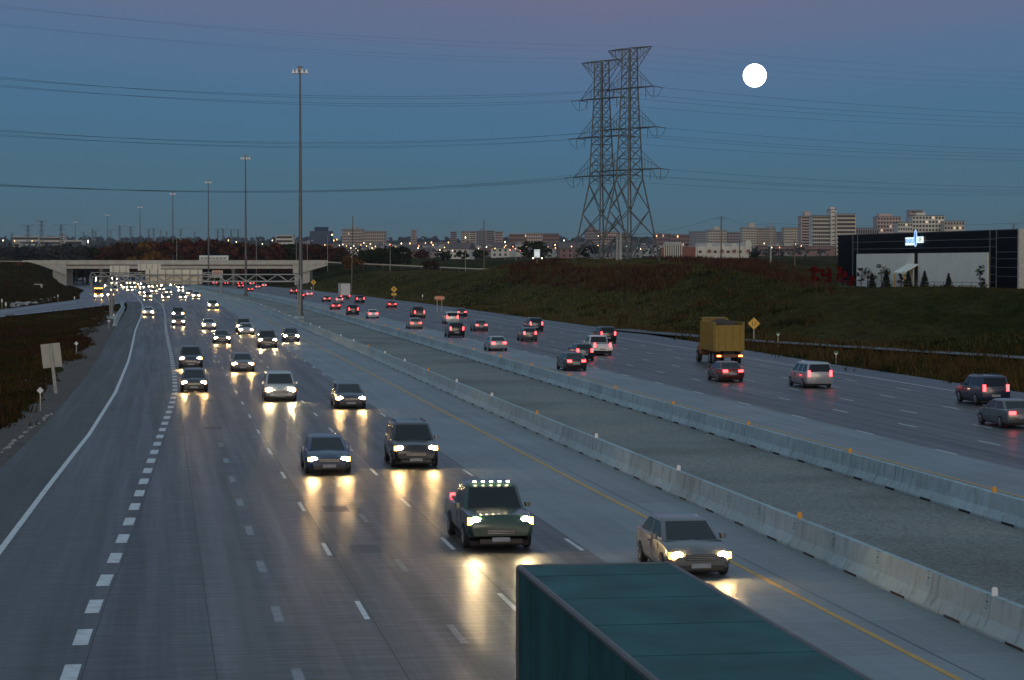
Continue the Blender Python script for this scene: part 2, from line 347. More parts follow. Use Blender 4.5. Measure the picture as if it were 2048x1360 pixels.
plain('reflector_amber', (.75, .33, .04), .35, var=.05)
plain('marker_blue', (.03, .13, .22), .6)
plain('wood_pole', (.17, .135, .10), .9, var=.3, scale=5)
plain('concrete_pole', (.40, .38, .34), .8)
plain('sign_yellow', (.80, .43, .03), .4, var=.04)
plain('sign_orange', (.72, .16, .03), .45, var=.05)
plain('sign_black', (.012, .012, .012), .5)
plain('sign_white', (.72, .73, .72), .45, var=.05)
plain('sign_green', (.01, .22, .12), .4)
plain('sign_grey', (.40, .40, .35), .5, var=.08)
plain('rail_steel', (.34, .33, .30), .5, .4)
plain('precast', (.80, .81, .71), .75, var=.06, scale=.6)
plain('pale_panel', (.5, .48, .42), .7)
plain('mullion', (.28, .30, .31), .4, .5)
plain('rock', (.30, .30, .29), .9, var=.3, scale=2)
plain('roof_tar', (.10, .10, .11), .85)
plain('roof_pale', (.42, .43, .45), .8)
plain('roof_tile', (.13, .105, .10), .85)
plain('win_dark', (.012, .014, .018), .3, spec=.2)
plain('brick_red', (.24, .10, .07), .85)
def emis(name, col, st, base=(.8, .8, .8)):
    m, nt, N, L, B = node_mat(name)
    B.inputs['Base Color'].default_value = (*base, 1); B.inputs['Emission Color'].default_value = (*col, 1); B.inputs['Emission Strength'].default_value = st; B.inputs['Roughness'].default_value = .3
    M[name] = m
HL = 430.0
emis('headlamp', (1.0, .62, .24), HL)
emis('headlamp_white', (1.0, .74, .38), HL)
emis('headlamp_dim', (1.0, .55, .2), 30)
emis('headlamp_off', (1, 1, 1), 0, (.6, .6, .6))
emis('marker_amber', (1.0, .42, .04), 14, (.8, .3, .02))
emis('marker_small', (1.0, .80, .45), 30)
emis('tail_red', (1.0, .045, .05), 9, (.5, .01, .01))
emis('tail_orange', (1.0, .22, .06), 9, (.5, .05, .01))
emis('lamp_warm', (1.0, .52, .18), 6)
emis('lamp_white', (1.0, .80, .52), 6)
emis('lamp_red', (1.0, .25, .12), 8)
emis('window_lit', (1.0, .62, .25), .45)
emis('moonlight', (1.0, .985, .94), 6)
emis('sign_glow', (.80, 1.0, .92), 1.0)
emis('sign_blue', (.02, .22, .75), .9, (.02, .2, .7))
emis('sign_pale_blue', (.35, .62, 1.0), .9)
emis('billboard_glow', (.70, .95, 1.0), .42)
def glassy(name, col, rough=.05):
    m, nt, N, L, B = node_mat(name)
    B.inputs['Base Color'].default_value = (*col, 1); B.inputs['Roughness'].default_value = rough; B.inputs['Specular IOR Level'].default_value = .12
    M[name] = m
glassy('black_glass', (.002, .0025, .005), .25); M['black_glass'].node_tree.nodes['Principled BSDF'].inputs['Specular IOR Level'].default_value = .03
glassy('sky_glass', (.02, .05, .11), .12)
def paint(name, col, metal=.2): return plain(name, col, .32, metal, var=.04, scale=2, coat=.7)
for n_, c_ in dict(black=(.010, .011, .014), blue=(.012, .035, .10), navy=(.012, .02, .05), silver=(.36, .38, .39), white=(.62, .63, .62), grey=(.10, .105, .11), red=(.25, .012, .014), maroon=(.10, .012, .014), green=(.02, .055, .04), beige=(.30, .27, .20), brown=(.06, .035, .02), gold=(.22, .16, .07)).items(): paint('paint_' + n_ + '_car', c_)

# ------------------------------------------------------------------ sky, light, camera
def world():
    w = bpy.data.worlds.new('World'); S.world = w; w.use_nodes = True; nt = w.node_tree; N = nt.nodes; L = nt.links
    for n in list(N): N.remove(n)
    out = N.new('ShaderNodeOutputWorld')
    sky = N.new('ShaderNodeTexSky'); sky.sky_type = 'NISHITA'; sky.sun_disc = False
    sky.sun_elevation = math.radians(-2.0); sky.sun_rotation = math.radians(178)
    sky.air_density = 1.2; sky.dust_density = 1.0; sky.ozone_density = 2.0
    b1 = N.new('ShaderNodeBackground'); b1.inputs['Strength'].default_value = .05; L.new(sky.outputs[0], b1.inputs['Color'])
    # dusk colours by height above the horizon: blue earth shadow, pink band over it; afterglow low in the west, behind the camera
    tc = N.new('ShaderNodeTexCoord'); sp = N.new('ShaderNodeSeparateXYZ'); L.new(tc.outputs['Generated'], sp.inputs[0])
    a0 = N.new('ShaderNodeMath'); a0.operation = 'SUBTRACT'; a0.inputs[1].default_value = .04; L.new(sp.outputs[0], a0.inputs[0])
    a1_ = N.new('ShaderNodeMath'); a1_.operation = 'ABSOLUTE'; L.new(a0.outputs[0], a1_.inputs[0])
    a2_ = N.new('ShaderNodeMath'); a2_.operation = 'MULTIPLY_ADD'; a2_.inputs[1].default_value = -.85; a2_.inputs[2].default_value = 1.0; L.new(a1_.outputs[0], a2_.inputs[0])
    a3_ = N.new('ShaderNodeMath'); a3_.operation = 'MAXIMUM'; a3_.inputs[1].default_value = .7; L.new(a2_.outputs[0], a3_.inputs[0])
    tilt = N.new('ShaderNodeMath'); tilt.operation = 'MULTIPLY'; L.new(a3_.outputs[0], tilt.inputs[0]); L.new(sp.outputs[2], tilt.inputs[1])
    sq = N.new('ShaderNodeMath'); sq.operation = 'MAXIMUM'; sq.inputs[1].default_value = 0; L.new(tilt.outputs[0], sq.inputs[0])
    rt = N.new('ShaderNodeMath'); rt.operation = 'SQRT'; L.new(sq.outputs[0], rt.inputs[0])
    st = lambda e: math.sqrt(e)
    r = ramp_node(N, [(0, (.062, .118, .140)), (st(.010), (.062, .124, .156)), (st(.030), (.060, .145, .208)), (st(.058), (.062, .160, .270)), (st(.078), (.082, .163, .290)), (st(.097), (.116, .158, .272)), (st(.118), (.150, .153, .258)), (st(.17), (.17, .18, .29)), (st(.28), (.17, .24, .34)), (st(.6), (.235, .335, .42)), (1, (.265, .375, .46))], 'EASE')
    L.new(rt.outputs[0], r.inputs[0])
    b2 = N.new('ShaderNodeBackground'); b2.inputs['Strength'].default_value = 1.0; L.new(r.outputs[0], b2.inputs['Color'])
    wy = N.new('ShaderNodeMath'); wy.operation = 'MULTIPLY'; wy.inputs[1].default_value = -1; L.new(sp.outputs[1], wy.inputs[0])
    wr = N.new('ShaderNodeMapRange'); wr.inputs[1].default_value = .25; wr.inputs[2].default_value = 1.0; wr.inputs[3].default_value = 0; wr.inputs[4].default_value = 1; L.new(wy.outputs[0], wr.inputs[0])
    ez = ramp_node(N, [(0, (.80, .48, .27)), (.10, (.60, .42, .30)), (.25, (.16, .17, .18)), (.5, (0, 0, 0))]); L.new(sp.outputs[2], ez.inputs[0])
    b3 = N.new('ShaderNodeBackground'); L.new(ez.outputs[0], b3.inputs['Color']); L.new(wr.outputs[0], b3.inputs['Strength'])
    a1 = N.new('ShaderNodeAddShader'); a2 = N.new('ShaderNodeAddShader'); L.new(b1.outputs[0], a1.inputs[0]); L.new(b2.outputs[0], a1.inputs[1]); L.new(a1.outputs[0], a2.inputs[0]); L.new(b3.outputs[0], a2.inputs[1])
    L.new(a2.outputs[0], out.inputs['Surface'])
world()
sun = bpy.data.objects.new('twilight_sun', bpy.data.lights.new('twilight_sun', 'SUN')); COL.objects.link(sun)
sun.data.energy = .62; sun.data.angle = math.radians(30); sun.data.color = (1.0, .82, .58)
sun.rotation_euler = (math.radians(83), 0, math.radians(2))
cam = bpy.data.objects.new('camera', bpy.data.cameras.new('camera')); COL.objects.link(cam); S.camera = cam
cam.location = (0, 0, HC); cam.rotation_euler = (PI / 2 - PITCH, 0, 0)
cam.data.sensor_width = 36; cam.data.lens = F / 2048 * 36; cam.data.clip_start = .5; cam.data.clip_end = 60000
S.view_settings.view_transform = 'Standard'; S.view_settings.look = 'None'; S.view_settings.exposure = 0; S.view_settings.gamma = 1
S.render.engine = 'CYCLES'; S.cycles.use_denoising = True; S.cycles.sample_clamp_indirect = 4; S.cycles.max_bounces = 5; S.cycles.glossy_bounces = 3
S.cycles.use_light_tree = True; S.cycles.caustics_reflective = False; S.cycles.caustics_refractive = False; S.cycles.volume_bounces = 0
S.cycles.light_sampling_threshold = .0005

# ------------------------------------------------------------------ ground, roads
def ground():
    rows = np.concatenate([np.linspace(-60, 14, 6), np.geomspace(20, 15000, 300)])
    q = np.linspace(-1, 1, 321); ratio = .27 * q + .35 * q ** 5
    Y = np.repeat(rows, len(q)); R = np.tile(ratio, len(rows)); X = R * np.maximum(Y, 160) + np.where(Y < 160, 0, 0)
    Z = ground_h(X, np.maximum(Y, 1))
    n = len(q); i = np.arange(len(rows) - 1)[:, None] * n + np.arange(n - 1)[None]
    Fq = np.stack([i, i + 1, i + 1 + n, i + n], -1).reshape(-1, 4)
    o = link('ground', np_mesh('ground', np.stack([X, Y, Z], -1), Fq, M['meadow'], smooth=True)); tag(o, kind='structure')
ground()
def stations(z0, z1):
    zs = [z0]; 
    while zs[-1] < z1: zs.append(zs[-1] + max(2.0, .012 * zs[-1]))
    return zs
def strip(name, oa, ob, z0, z1, h, mat, parent=None, nu=1):
    """a sheet along the road between two offsets (numbers or functions of z), UV in metres"""
    V = []; UV = []; zs = stations(z0, z1); s = 0; last = None
    for z in zs:
        a = oa(z) if callable(oa) else oa; b = ob(z) if callable(ob) else ob
        c = road_pt(z, 0); s += 0 if last is None else math.hypot(c[0] - last[0], c[1] - last[1]); last = c
        for k in range(nu + 1):
            o = a + (b - a) * k / nu; p = road_pt(z, o); V.append((p[0], p[1], h)); UV.append((o, s + z0))
    n = nu + 1; Fq = [(i * n + k, i * n + k + 1, (i + 1) * n + k + 1, (i + 1) * n + k) for i in range(len(zs) - 1) for k in range(nu)]
    return link(name, np_mesh(name, V, Fq, mat, UV), parent)
fatx = lambda z: float(np.interp(z, [40, 50, 56, 62, 67, 73, 79, 100, 125, 138, 156, 185, 236, 324, 374, 600], [-20.3, -20.1, -19.97, -19.79, -19.6, -19.41, -19.24, -18.7, -18.07, -17.74, -17.42, -17.4, -17.55, -17.7, -17.8, -17.6]))
edgex = lambda z: float(np.interp(z, [40, 68, 89, 116, 153, 201, 294, 424, 560, 700], [-23.6, -22.95, -22.47, -21.78, -21.3, -21.2, -21.5, -21.7, -21.5, -21.3]))
road_near = tag(strip('near_carriageway', -17.2, -6.05, 25, 2300, 0, M['main_concrete'], nu=3), kind='structure')
strip('auxiliary_lane', edgex, -17.2, 25, 560, 0, M['aux_asphalt'], road_near, nu=2)
strip('paved_shoulder', lambda z: float(pL(z)), edgex, 25, 524, 0, M['shoulder_asphalt'], road_near)
strip('inner_lane', -6.05, .05, 25, 2300, 0, M['pale_concrete'], road_near, nu=2)
strip('merging_lanes', lambda z: max(float(off(np.array([ramp_l(z)]), np.array([z]))[0]) + (1 if z < 524 else 0), -60) if z >= 524 else float(pL(z)), lambda z: edgex(z) if z < 560 else -17.2, 524, 2300, .002, M['ramp_paving'], road_near, nu=3)
road_far = tag(strip('far_carriageway', 16.2, 33.4, 25, 2300, 0, M['right_asphalt'], nu=4), kind='structure')
strip('inner_lane', 9.0, 16.2, 25, 2300, 0, M['pale_concrete'], road_far, nu=2)
strip('paved_shoulder', 33.4, lambda z: float(pR(z)), 25, 2300, 0, M['dark_shoulder'], road_far)
tag(strip('gravel_median', .05, 9.0, 25, 2300, -.02, M['gravel'], nu=4), kind='structure')
def sheet(name, rows, mat, kind='structure', parent=None, uvs=1.0):
    """sheet from rows of (left point, right point)"""
    V = []; UV = []; s = 0
    for k, (a, b) in enumerate(rows):
        if k: s += math.dist(a[:2], rows[k - 1][0][:2])
        V += [a, b]; UV += [(0, s), (math.dist(a[:2], b[:2]), s)]
    o = link(name, np_mesh(name, V, [(2 * i, 2 * i + 1, 2 * i + 3, 2 * i + 2) for i in range(len(rows) - 1)], mat, UV), parent)
    return tag(o, kind=kind) if parent is None else o
ramp = sheet('ramp_road', [((float(ramp_l(z)), z, .004), (float(ramp_r(z)), z, .004)) for z in np.linspace(210, 524, 40)], M['ramp_paving'])
sheet('ramp_edge_line', [((float(ramp_r(z)) - 1.2, z, .01), (float(ramp_r(z)) - .9, z, .01)) for z in np.linspace(300, 520, 30)], M['paint_white'], parent=ramp)
sheet('ramp_edge_line', [((float(ramp_l(z)) + 3.2, z, .01), (float(ramp_l(z)) + 3.5, z, .01)) for z in np.linspace(300, 520, 30)], M['paint_white'], parent=ramp)
def tr_path(z): return float(np.interp(z, [150, 199, 244, 271, 285], [66, 55.5, 44, 40.6, 39.2]))
tag(strip('gravel_track', lambda z: tr_path(z) - 1.6, lambda z: tr_path(z) + 1.8, 150, 285, .16, M['gravel_track']), kind='structure')
# painted lines lie 6 mm over the paving
def line(o, z0, z1, w, mat, parent, name='lane_line', h=.006): return strip(name, (lambda z: o(z) - w / 2) if callable(o) else o - w / 2, (lambda z: o(z) + w / 2) if callable(o) else o + w / 2, z0, z1, h, mat, parent)
def dashes(o, z0, z1, length, step, w, mat, parent, name='dashed_line', h=.006):
    V = []; Fq = []; z = z0
    while z < z1:
        b = len(V)
        for q in (z, z + length):
            oo = o(q) if callable(o) else o
            for s in (-w / 2, w / 2): p = road_pt(q, oo + s); V.append((p[0], p[1], h))
        Fq.append((b, b + 1, b + 3, b + 2)); z += step
    return link(name, np_mesh(name, V, Fq, mat), parent)
line(-2.5, 25, 1400, .16, M['paint_yellow'], road_near, 'yellow_edge_line')
line(edgex, 25, 700, .20, M['paint_white'], road_near, 'white_edge_line')
for o_, z_ in ((-6.15, 55.6), (-9.83, 56.4), (-13.5, 55.6)): dashes(o_, z_ - 23.6, 900, 2.9, 11.85, .13, M['paint_white'], road_near)
dashes(fatx, 39.2, 360, 2.2, 4.6, .34, M['paint_white'], road_near, 'short_dash_line')
line(fatx, 362, 900, .14, M['paint_white'], road_near)
for o_ in (-17.18, -13.38, -9.7, -6.03): line(o_, 25, 420, .035, M['tar'], road_near, 'paving_seam', .004)
line(lambda z: min(fatx(z) + .25, -17.3), 25, 150, .03, M['tar'], road_near, 'paving_seam', .004)
line(-2.0, 25, 300, .03, M['tar'], road_near, 'paving_seam', .004)
dashes(-15.55, 47, 110, 2.4, 8.6, .22, M['paint_faded'], road_near, 'worn_line', .005)
dashes(-11.7, 52, 130, 2.6, 11.85, .16, M['paint_faded'], road_near, 'worn_line', .005)
def rect_on_road(z, o, w, l, mat, parent, name, h=.007):
    V = []
    for a, b in ((0, -w / 2), (0, w / 2), (l, w / 2), (l, -w / 2)): p = road_pt(z + a, o + b); V.append((p[0], p[1], h))
    return link(name, np_mesh(name, V, [(0, 1, 2, 3)], mat), parent)
for px, py in ((410, 797), (663, 1007), (612, 900), (403, 782), (425, 850), (720, 1083)):
    X, Y = un(px, py); rect_on_road(Y - .9, float(off(np.array([X]), np.array([Y]))[0]), .85, 1.9, M['patch'], road_near, 'dark_patch')
line(12.2, 25, 1400, .15, M['paint_yellow'], road_far, 'yellow_edge_line')
line(33.4, 25, 1100, .16, M['paint_white'], road_far, 'white_edge_line')
for o_, z_ in ((16.2, 27.0), (19.9, 31.5), (23.5, 30.2), (27.1, 33.2), (30.7, 29.0)): dashes(o_, z_, 900 if o_ < 30 else 420, 2.9, 11.85, .13, M['paint_white'], road_far)

# ------------------------------------------------------------------ median barriers
prof = [(-.30, 0), (-.30, .08), (-.15, .34), (-.085, .86), (.085, .86), (.15, .34), (.30, .08), (.30, 0)]
def barrier_mesh(l): 
    m = MB(); m.loft([[(x, 0.02, z) for x, z in prof], [(x, l - .02, z) for x, z in prof]]); return m
bar_me = barrier_mesh(4.0).mesh('barrier', M['barrier_concrete'])
slot_me = MB().box(-.305, -.24, 1.45, 2.55, -.005, .07).box(.24, .305, 1.45, 2.55, -.005, .07).mesh('drain_slot', M['black'])
txt_cache = {}
def text_mesh(body, size, mat, depth=.01, align='CENTER'):
    c = bpy.data.curves.new('lettering', 'FONT'); c.body = body; c.size = size; c.extrude = depth; c.align_x = align; c.align_y = 'CENTER'; c.resolution_u = 3
    o = bpy.data.objects.new('lettering', c); COL.objects.link(o); bpy.context.view_layer.update()
    me = bpy.data.meshes.new_from_object(o.evaluated_get(bpy.context.evaluated_depsgraph_get())); bpy.data.objects.remove(o); bpy.data.curves.remove(c)
    me.materials.clear(); me.materials.append(mat); return me
refl_me = {}
for c_ in ('white', 'amber'):
    m = MB(); m.prism([(-.07, 0), (.07, 0), (.07, .14), (.045, .19), (-.045, .19), (-.07, .14)], -.02, .02); m.box(-.03, .03, -.05, .05, -.03, 0)
    refl_me[c_] = m.mesh('barrier_reflector', M['reflector_' + c_])
num_me = text_mesh('[151]', .17, M['marker_blue'], .004)
def barrier_row(o, zj, name, label, group, inner, cols, rl, rg, marks, refl_phase):
    zs = [zj]
    while zs[0] > 34:
        zs.insert(0, zs[0] - 4.0 * math.cos(math.atan(float(slope(zs[0])))))
    while zs[-1] < 1250: zs.append(zs[-1] + 4.0 * math.cos(math.atan(float(slope(zs[-1])))))
    far_mb = MB()
    for i, z in enumerate(zs):
        x, y = road_pt(z, o); x2, y2 = road_pt(z + 4, o); a = math.atan2(y2 - y, x2 - x) - PI / 2
        if i < 148:
            b = tag(link(name, bar_me, None, (x, y, -.01), a), label, 'barrier', group)
            if z < 330: link('drain_slot', slot_me, b)
            if marks and z < 82:
                t = link('stencilled_number', num_me, b); t.matrix_basis = Matrix.Translation((-.109, .2, .70)) @ Matrix.Rotation(math.radians(7), 4, 'Y') @ Matrix(((0, 0, -1, 0), (0, 1, 0, 0), (1, 0, 0, 0), (0, 0, 0, 1))) @ Matrix.Rotation(PI, 4, 'Z')
            if i % 4 == refl_phase and z < 480:
                c = cols[(i // 4) % len(cols)]
                tag(link('barrier_reflector', refl_me[c], None, (x, y, .85), a), (rl[c] % ''), 'reflector', rg)
        else:
            ca, sa = math.cos(a), math.sin(a); R = lambda q: (x + q[0] * ca - q[1] * sa, y + q[0] * sa + q[1] * ca, q[2])
            far_mb.loft([[R((px_, 0.02, z_)) for px_, z_ in prof], [R((px_, 3.98, z_)) for px_, z_ in prof]])
    fo = far_mb.build('far_barriers', M['barrier_concrete']); tag(fo, 'far end of the pale barrier row ' + inner, 'barrier row', group, 'stuff')
barrier_row(.30, 51.6, 'concrete_barrier', 'pale concrete barrier block in the row next to the yellow line of the oncoming lanes', 'barrier blocks along the oncoming lanes', 'along the oncoming lanes', ['white', 'white', 'amber'],
            {'white': 'small white reflector on the barrier row of the oncoming lanes%s', 'amber': 'small amber reflector on the barrier row of the oncoming lanes%s'}, 'reflectors on the oncoming barrier', True, 1)
barrier_row(8.75, 50.2, 'concrete_barrier', 'pale concrete barrier block in the row between the gravel median and the departing lanes', 'barrier blocks along the departing lanes', 'along the departing lanes', ['amber'],
            {'amber': 'small amber reflector on the barrier row of the departing lanes%s'}, 'reflectors on the departing barrier', False, 3)

# ------------------------------------------------------------------ vehicles (x forward, z up, standing on the ground)
def ring(x, w, zb, zs, zt, c=.03):
    return [(x, -w * .90, zb), (x, -w, zb + .14), (x, -w, (zb + zs) / 2 + .05), (x, -w * .965, zs), (x, -w * .86, zt - .01), (x, 0, zt + c), (x, w * .86, zt - .01), (x, w * .965, zs), (x, w, (zb + zs) / 2 + .05), (x, w, zb + .14), (x, w * .90, zb)]
def body_mesh(st, mat, name='body'):
    return MB().loft([ring(*q) for q in st]).mesh(name, mat, True)
def plan(x0, x1, w, z, r=.12):
    return [(x0, -w + r, z), (x0 + r, -w, z), (x1 - r, -w, z), (x1, -w + r, z), (x1, w - r, z), (x1 - r, w, z), (x0 + r, w, z), (x0, w - r, z)]
def wheel(parent, x, y, r, w=.2):
    t = MB(); n = 18; s = 1 if y > 0 else -1
    prof_ = [(r * .60, -w / 2), (r * .94, -w / 2), (r, -w * .3), (r, w * .3), (r * .94, w / 2), (r * .60, w / 2)]
    t.loft([[(math.cos(2 * PI * k / n) * a, b, math.sin(2 * PI * k / n) * a) for k in range(n)] for a, b in prof_])
    o = t.build('wheel', M['rubber'], parent, (x, y, r), smooth=True)
    h = MB(); d0 = s * w * .5
    h.loft([[(math.cos(2 * PI * k / n) * r * q, d, math.sin(2 * PI * k / n) * r * q) for k in range(n)] for q, d in ((.60, d0 + s * .004), (.50, d0 - s * .03), (.18, d0 + s * .006))])
    for k in range(5):
        a = 2 * PI * k / 5; h.tube((math.cos(a) * r * .12, d0 + s * .012, math.sin(a) * r * .12), (math.cos(a) * r * .56, d0 + s * .006, math.sin(a) * r * .56), .03, n=4)
    h.build('rim', M['wheel_metal'], o)
    return o
def lamps(root, xf, yf, zf, wf, hf, xr, yr, zr, wr, hr, hm='headlamp', tm='tail_red', amber=True):
    for s in (-1, 1):
        y0, y1 = sorted((s * (yf - wf / 2), s * (yf + wf / 2)))
        m = MB(); k = 10; m.loft([[(xf + d, s * yf + math.cos(2 * PI * i / k) * wf / 2 * q, zf + math.sin(2 * PI * i / k) * hf / 2 * q) for i in range(k)] for d, q in ((-.10, 1.0), (.0, 1.0), (.03, .7))])
        m.build('headlight', M[hm], root)
        if amber and hm != 'headlamp_off': MB().box(xf - .16, xf - .01, *sorted((s * (yf + wf / 2 - .02), s * (yf + wf / 2 + .045))), zf - hf * .4, zf + hf * .4).build('indicator', M['marker_amber'], root)
        MB().box(xr - .02, xr + .06, s * yr - wr / 2, s * yr + wr / 2, zr - hr / 2, zr + hr / 2).build('taillight', M[tm], root)
def cabin(root, mat, b, t, wb, wt, z0, z1, mid=None, sidesplit=()):
    """glasshouse from base outline b=(rear,front) at z0 to roof t at z1"""
    zm = z0 + (z1 - z0) * .86
    f = lambda q: [b[0] + (t[0] - b[0]) * q, b[1] + (t[1] - b[1]) * q, wb + (wt - wb) * q]
    k = f(.9)
    MB().loft([plan(b[0], b[1], wb, z0), plan(k[0], k[1], k[2], zm), plan(t[0] + .08, t[1] - .12, wt - .05, z1 - .02), plan(t[0] + .3, t[1] - .35, wt - .22, z1)]).build('cabin', mat, root, smooth=True)
    H = zm - z0
    def pane(name, q0, q1, end):
        a, c = f(.9 * q0), f(.9 * q1); e = .012
        xa, xc = (a[1] + e, c[1] + e) if end == 'f' else (a[0] - e, c[0] - e)
        za, zc = z0 + H * q0, z0 + H * q1; i = .10
        vs = [(xa, -a[2] + i, za), (xa, a[2] - i, za), (xc, c[2] - i, zc), (xc, -c[2] + i, zc)]; d = -.05 if end == 'f' else .05
        MB().add(vs + [(x + d, y, z) for x, y, z in vs], [(0, 1, 2, 3), (7, 6, 5, 4), (0, 4, 5, 1), (1, 5, 6, 2), (2, 6, 7, 3), (3, 7, 4, 0)]).build(name, M['car_glass'], root)
    pane('windscreen', .06, .97, 'f'); pane('rear_window', .12, .95, 'r')
    L_ = b[1] - b[0]; cuts = [0.0, *(sidesplit or (.5,)), 1.0]
    for s in (-1, 1):
        for u0, u1 in zip(cuts, cuts[1:]):
            a, c = f(.9 * .12), f(.9 * .93)
            g = lambda r, u: r[0] + .12 + (r[1] - r[0] - .24) * u
            pts = [(g(a, u0 + .03), a[2] + .008, z0 + H * .12), (g(a, u1 - .03), a[2] + .008, z0 + H * .12), (g(c, u1 - .03), c[2] + .008, z0 + H * .93), (g(c, u0 + .03), c[2] + .008, z0 + H * .93)]
            vs = [(x, s * y, z) for x, y, z in pts]; 
            MB().add(vs + [(x, y - s * .05, z) for x, y, z in vs], [(0, 1, 2, 3), (7, 6, 5, 4), (0, 4, 5, 1), (1, 5, 6, 2), (2, 6, 7, 3), (3, 7, 4, 0)]).build('side_window', M['car_glass'], root)
def common(root, L_, w, mat, zbelt, xm, r, ax):
    for x in ax:
        for s in (-1, 1): wheel(root, x, s * (w - .09), r)
    for s in (-1, 1): MB().loft([plan(xm - .09, xm + .06, .07, zbelt, .03), plan(xm - .10, xm + .05, .09, zbelt + .14, .03)]).build('mirror', mat, root, (0, s * (w + .06), 0), smooth=True)
    MB().box(L_ / 2 - .02, L_ / 2 + .02, -.42, .42, .50, .66).build('grille', M['trim'], root)
    for k in range(3): MB().box(L_ / 2 + .02, L_ / 2 + .028, -.40, .40, .53 + k * .045, .545 + k * .045).build('grille_bar', M['chrome'], root)
    MB().box(L_ / 2 - .10, L_ / 2 + .012, -.62, .62, .24, .37).build('air_intake', M['trim'], root)
    for s in (-1, 1):
        MB().box(xm - 1.05, xm - .82, s * (w + .004) - .012, s * (w + .004) + .012, zbelt - .14, zbelt - .10).build('door_handle', M['chrome'], root)
        MB().box(xm - .70 - .004, xm - .70 + .008, s * (w - .002) - .006, s * (w - .002) + .006, .34, zbelt - .06).box(xm + .12, xm + .132, s * (w - .004) - .006, s * (w - .004) + .006, .34, zbelt - .08).build('door_gap', M['black'], root)
    MB().box(L_ / 2 + .0, L_ / 2 + .035, -.26, .26, .30, .42).build('number_plate', M['plate'], root)
    MB().box(-L_ / 2 - .035, -L_ / 2, -.26, .26, .52, .66).build('number_plate', M['plate'], root)
    MB().box(-L_ / 2 + .25, L_ / 2 - .25, -w + .12, w - .12, .16, .30).build('underbody', M['black'], root)
def sedan(mat, hm, tm):
    r = empty('sedan'); w = .89
    st = [(-2.32, .72, .36, .70, .80), (-2.26, .82, .28, .84, .95), (-1.75, .885, .22, .92, .99), (-.6, w, .2, .90, .95), (.9, w, .2, .88, .93), (1.75, .87, .22, .78, .84), (2.2, .80, .26, .66, .72), (2.32, .68, .32, .56, .60)]
    link('body', body_mesh(st, mat), r); cabin(r, mat, (-1.95, 1.25), (-1.15, .30), .80, .64, .90, 1.43)
    common(r, 4.64, w, mat, .90, .78, .315, (-1.38, 1.40)); lamps(r, 2.27, .62, .62, .34, .19, -2.33, .56, .80, .34, .17, hm, tm); return r
def hatch(mat, hm, tm):
    r = empty('hatchback'); w = .87
    st = [(-2.02, .74, .36, .78, .95), (-1.95, .83, .28, .92, 1.0), (-1.3, w, .22, .94, .99), (.7, w, .2, .91, .97), (1.45, .85, .22, .82, .89), (1.92, .78, .26, .70, .76), (2.05, .66, .32, .58, .62)]
    link('body', body_mesh(st, mat), r); cabin(r, mat, (-1.98, 1.18), (-1.55, .25), .79, .64, .93, 1.50)
    common(r, 4.08, w, mat, .94, .72, .31, (-1.22, 1.24)); lamps(r, 1.99, .60, .65, .32, .21, -2.03, .62, .92, .2, .32, hm, tm); return r
def suv(mat, hm, tm):
    r = empty('suv'); w = .94
    st = [(-2.34, .82, .42, .92, 1.10), (-2.28, .90, .34, 1.04, 1.14), (-1.4, w, .28, 1.06, 1.12), (.8, w, .27, 1.03, 1.10), (1.7, .93, .28, .98, 1.06), (2.24, .88, .32, .86, .94), (2.36, .76, .4, .70, .76)]
    link('body', body_mesh(st, mat), r); cabin(r, mat, (-2.30, 1.15), (-2.08, .42), .87, .72, 1.06, 1.76, sidesplit=(.34, .68))
    common(r, 4.70, w, mat, 1.08, .78, .37, (-1.40, 1.44)); lamps(r, 2.31, .68, .82, .32, .22, -2.36, .72, 1.05, .16, .40, hm, tm)
    for s in (-1, 1): MB().tube((-1.8, s * .62, 1.79), (.1, s * .62, 1.79), .022).build('roof_rail', M['trim'], r)
    return r
def minivan(mat, hm, tm):
    r = empty('minivan'); w = .97
    st = [(-2.45, .86, .38, .94, 1.08), (-2.4, .93, .30, 1.02, 1.10), (-1.4, w, .24, 1.03, 1.08), (1.0, w, .23, 1.0, 1.06), (1.75, .95, .25, .90, .99), (2.32, .86, .3, .76, .82), (2.48, .72, .36, .62, .66)]
    link('body', body_mesh(st, mat), r); cabin(r, mat, (-2.42, 1.62), (-2.25, .55), .90, .74, 1.02, 1.74, sidesplit=(.33, .66))
    common(r, 4.93, w, mat, 1.02, 1.1, .33, (-1.48, 1.52)); lamps(r, 2.42, .68, .72, .36, .22, -2.47, .75, 1.0, .16, .40, hm, tm); return r
def pickup(mat, hm, tm):
    r = empty('pickup_truck'); w = .98
    st = [(-2.75, .94, .46, .98, 1.02), (-2.7, .97, .42, 1.06, 1.08), (-.7, w, .36, 1.07, 1.10), (1.2, w, .34, 1.08, 1.13), (2.0, .97, .36, 1.06, 1.13), (2.62, .94, .4, .98, 1.05), (2.74, .84, .46, .80, .84)]
    link('body', body_mesh(st, mat), r); cabin(r, mat, (-.85, 1.35), (-.72, .72), .90, .76, 1.08, 1.82)
    MB().box(-2.6, -.95, -.78, .78, 1.07, 1.125).build('cargo_bed', M['trim'], r)
    common(r, 5.46, w, mat, 1.12, 1.0, .39, (-1.62, 1.72)); lamps(r, 2.68, .74, .88, .34, .26, -2.77, .72, .98, .16, .4, hm, tm)
    for k in range(5 if hm != 'headlamp_off' else 0): MB().box(.66, .72, -.5 + .25 * k - .04, -.5 + .25 * k + .04, 1.83, 1.87).build('roof_marker_lamp', M['marker_small'], r)
    return r
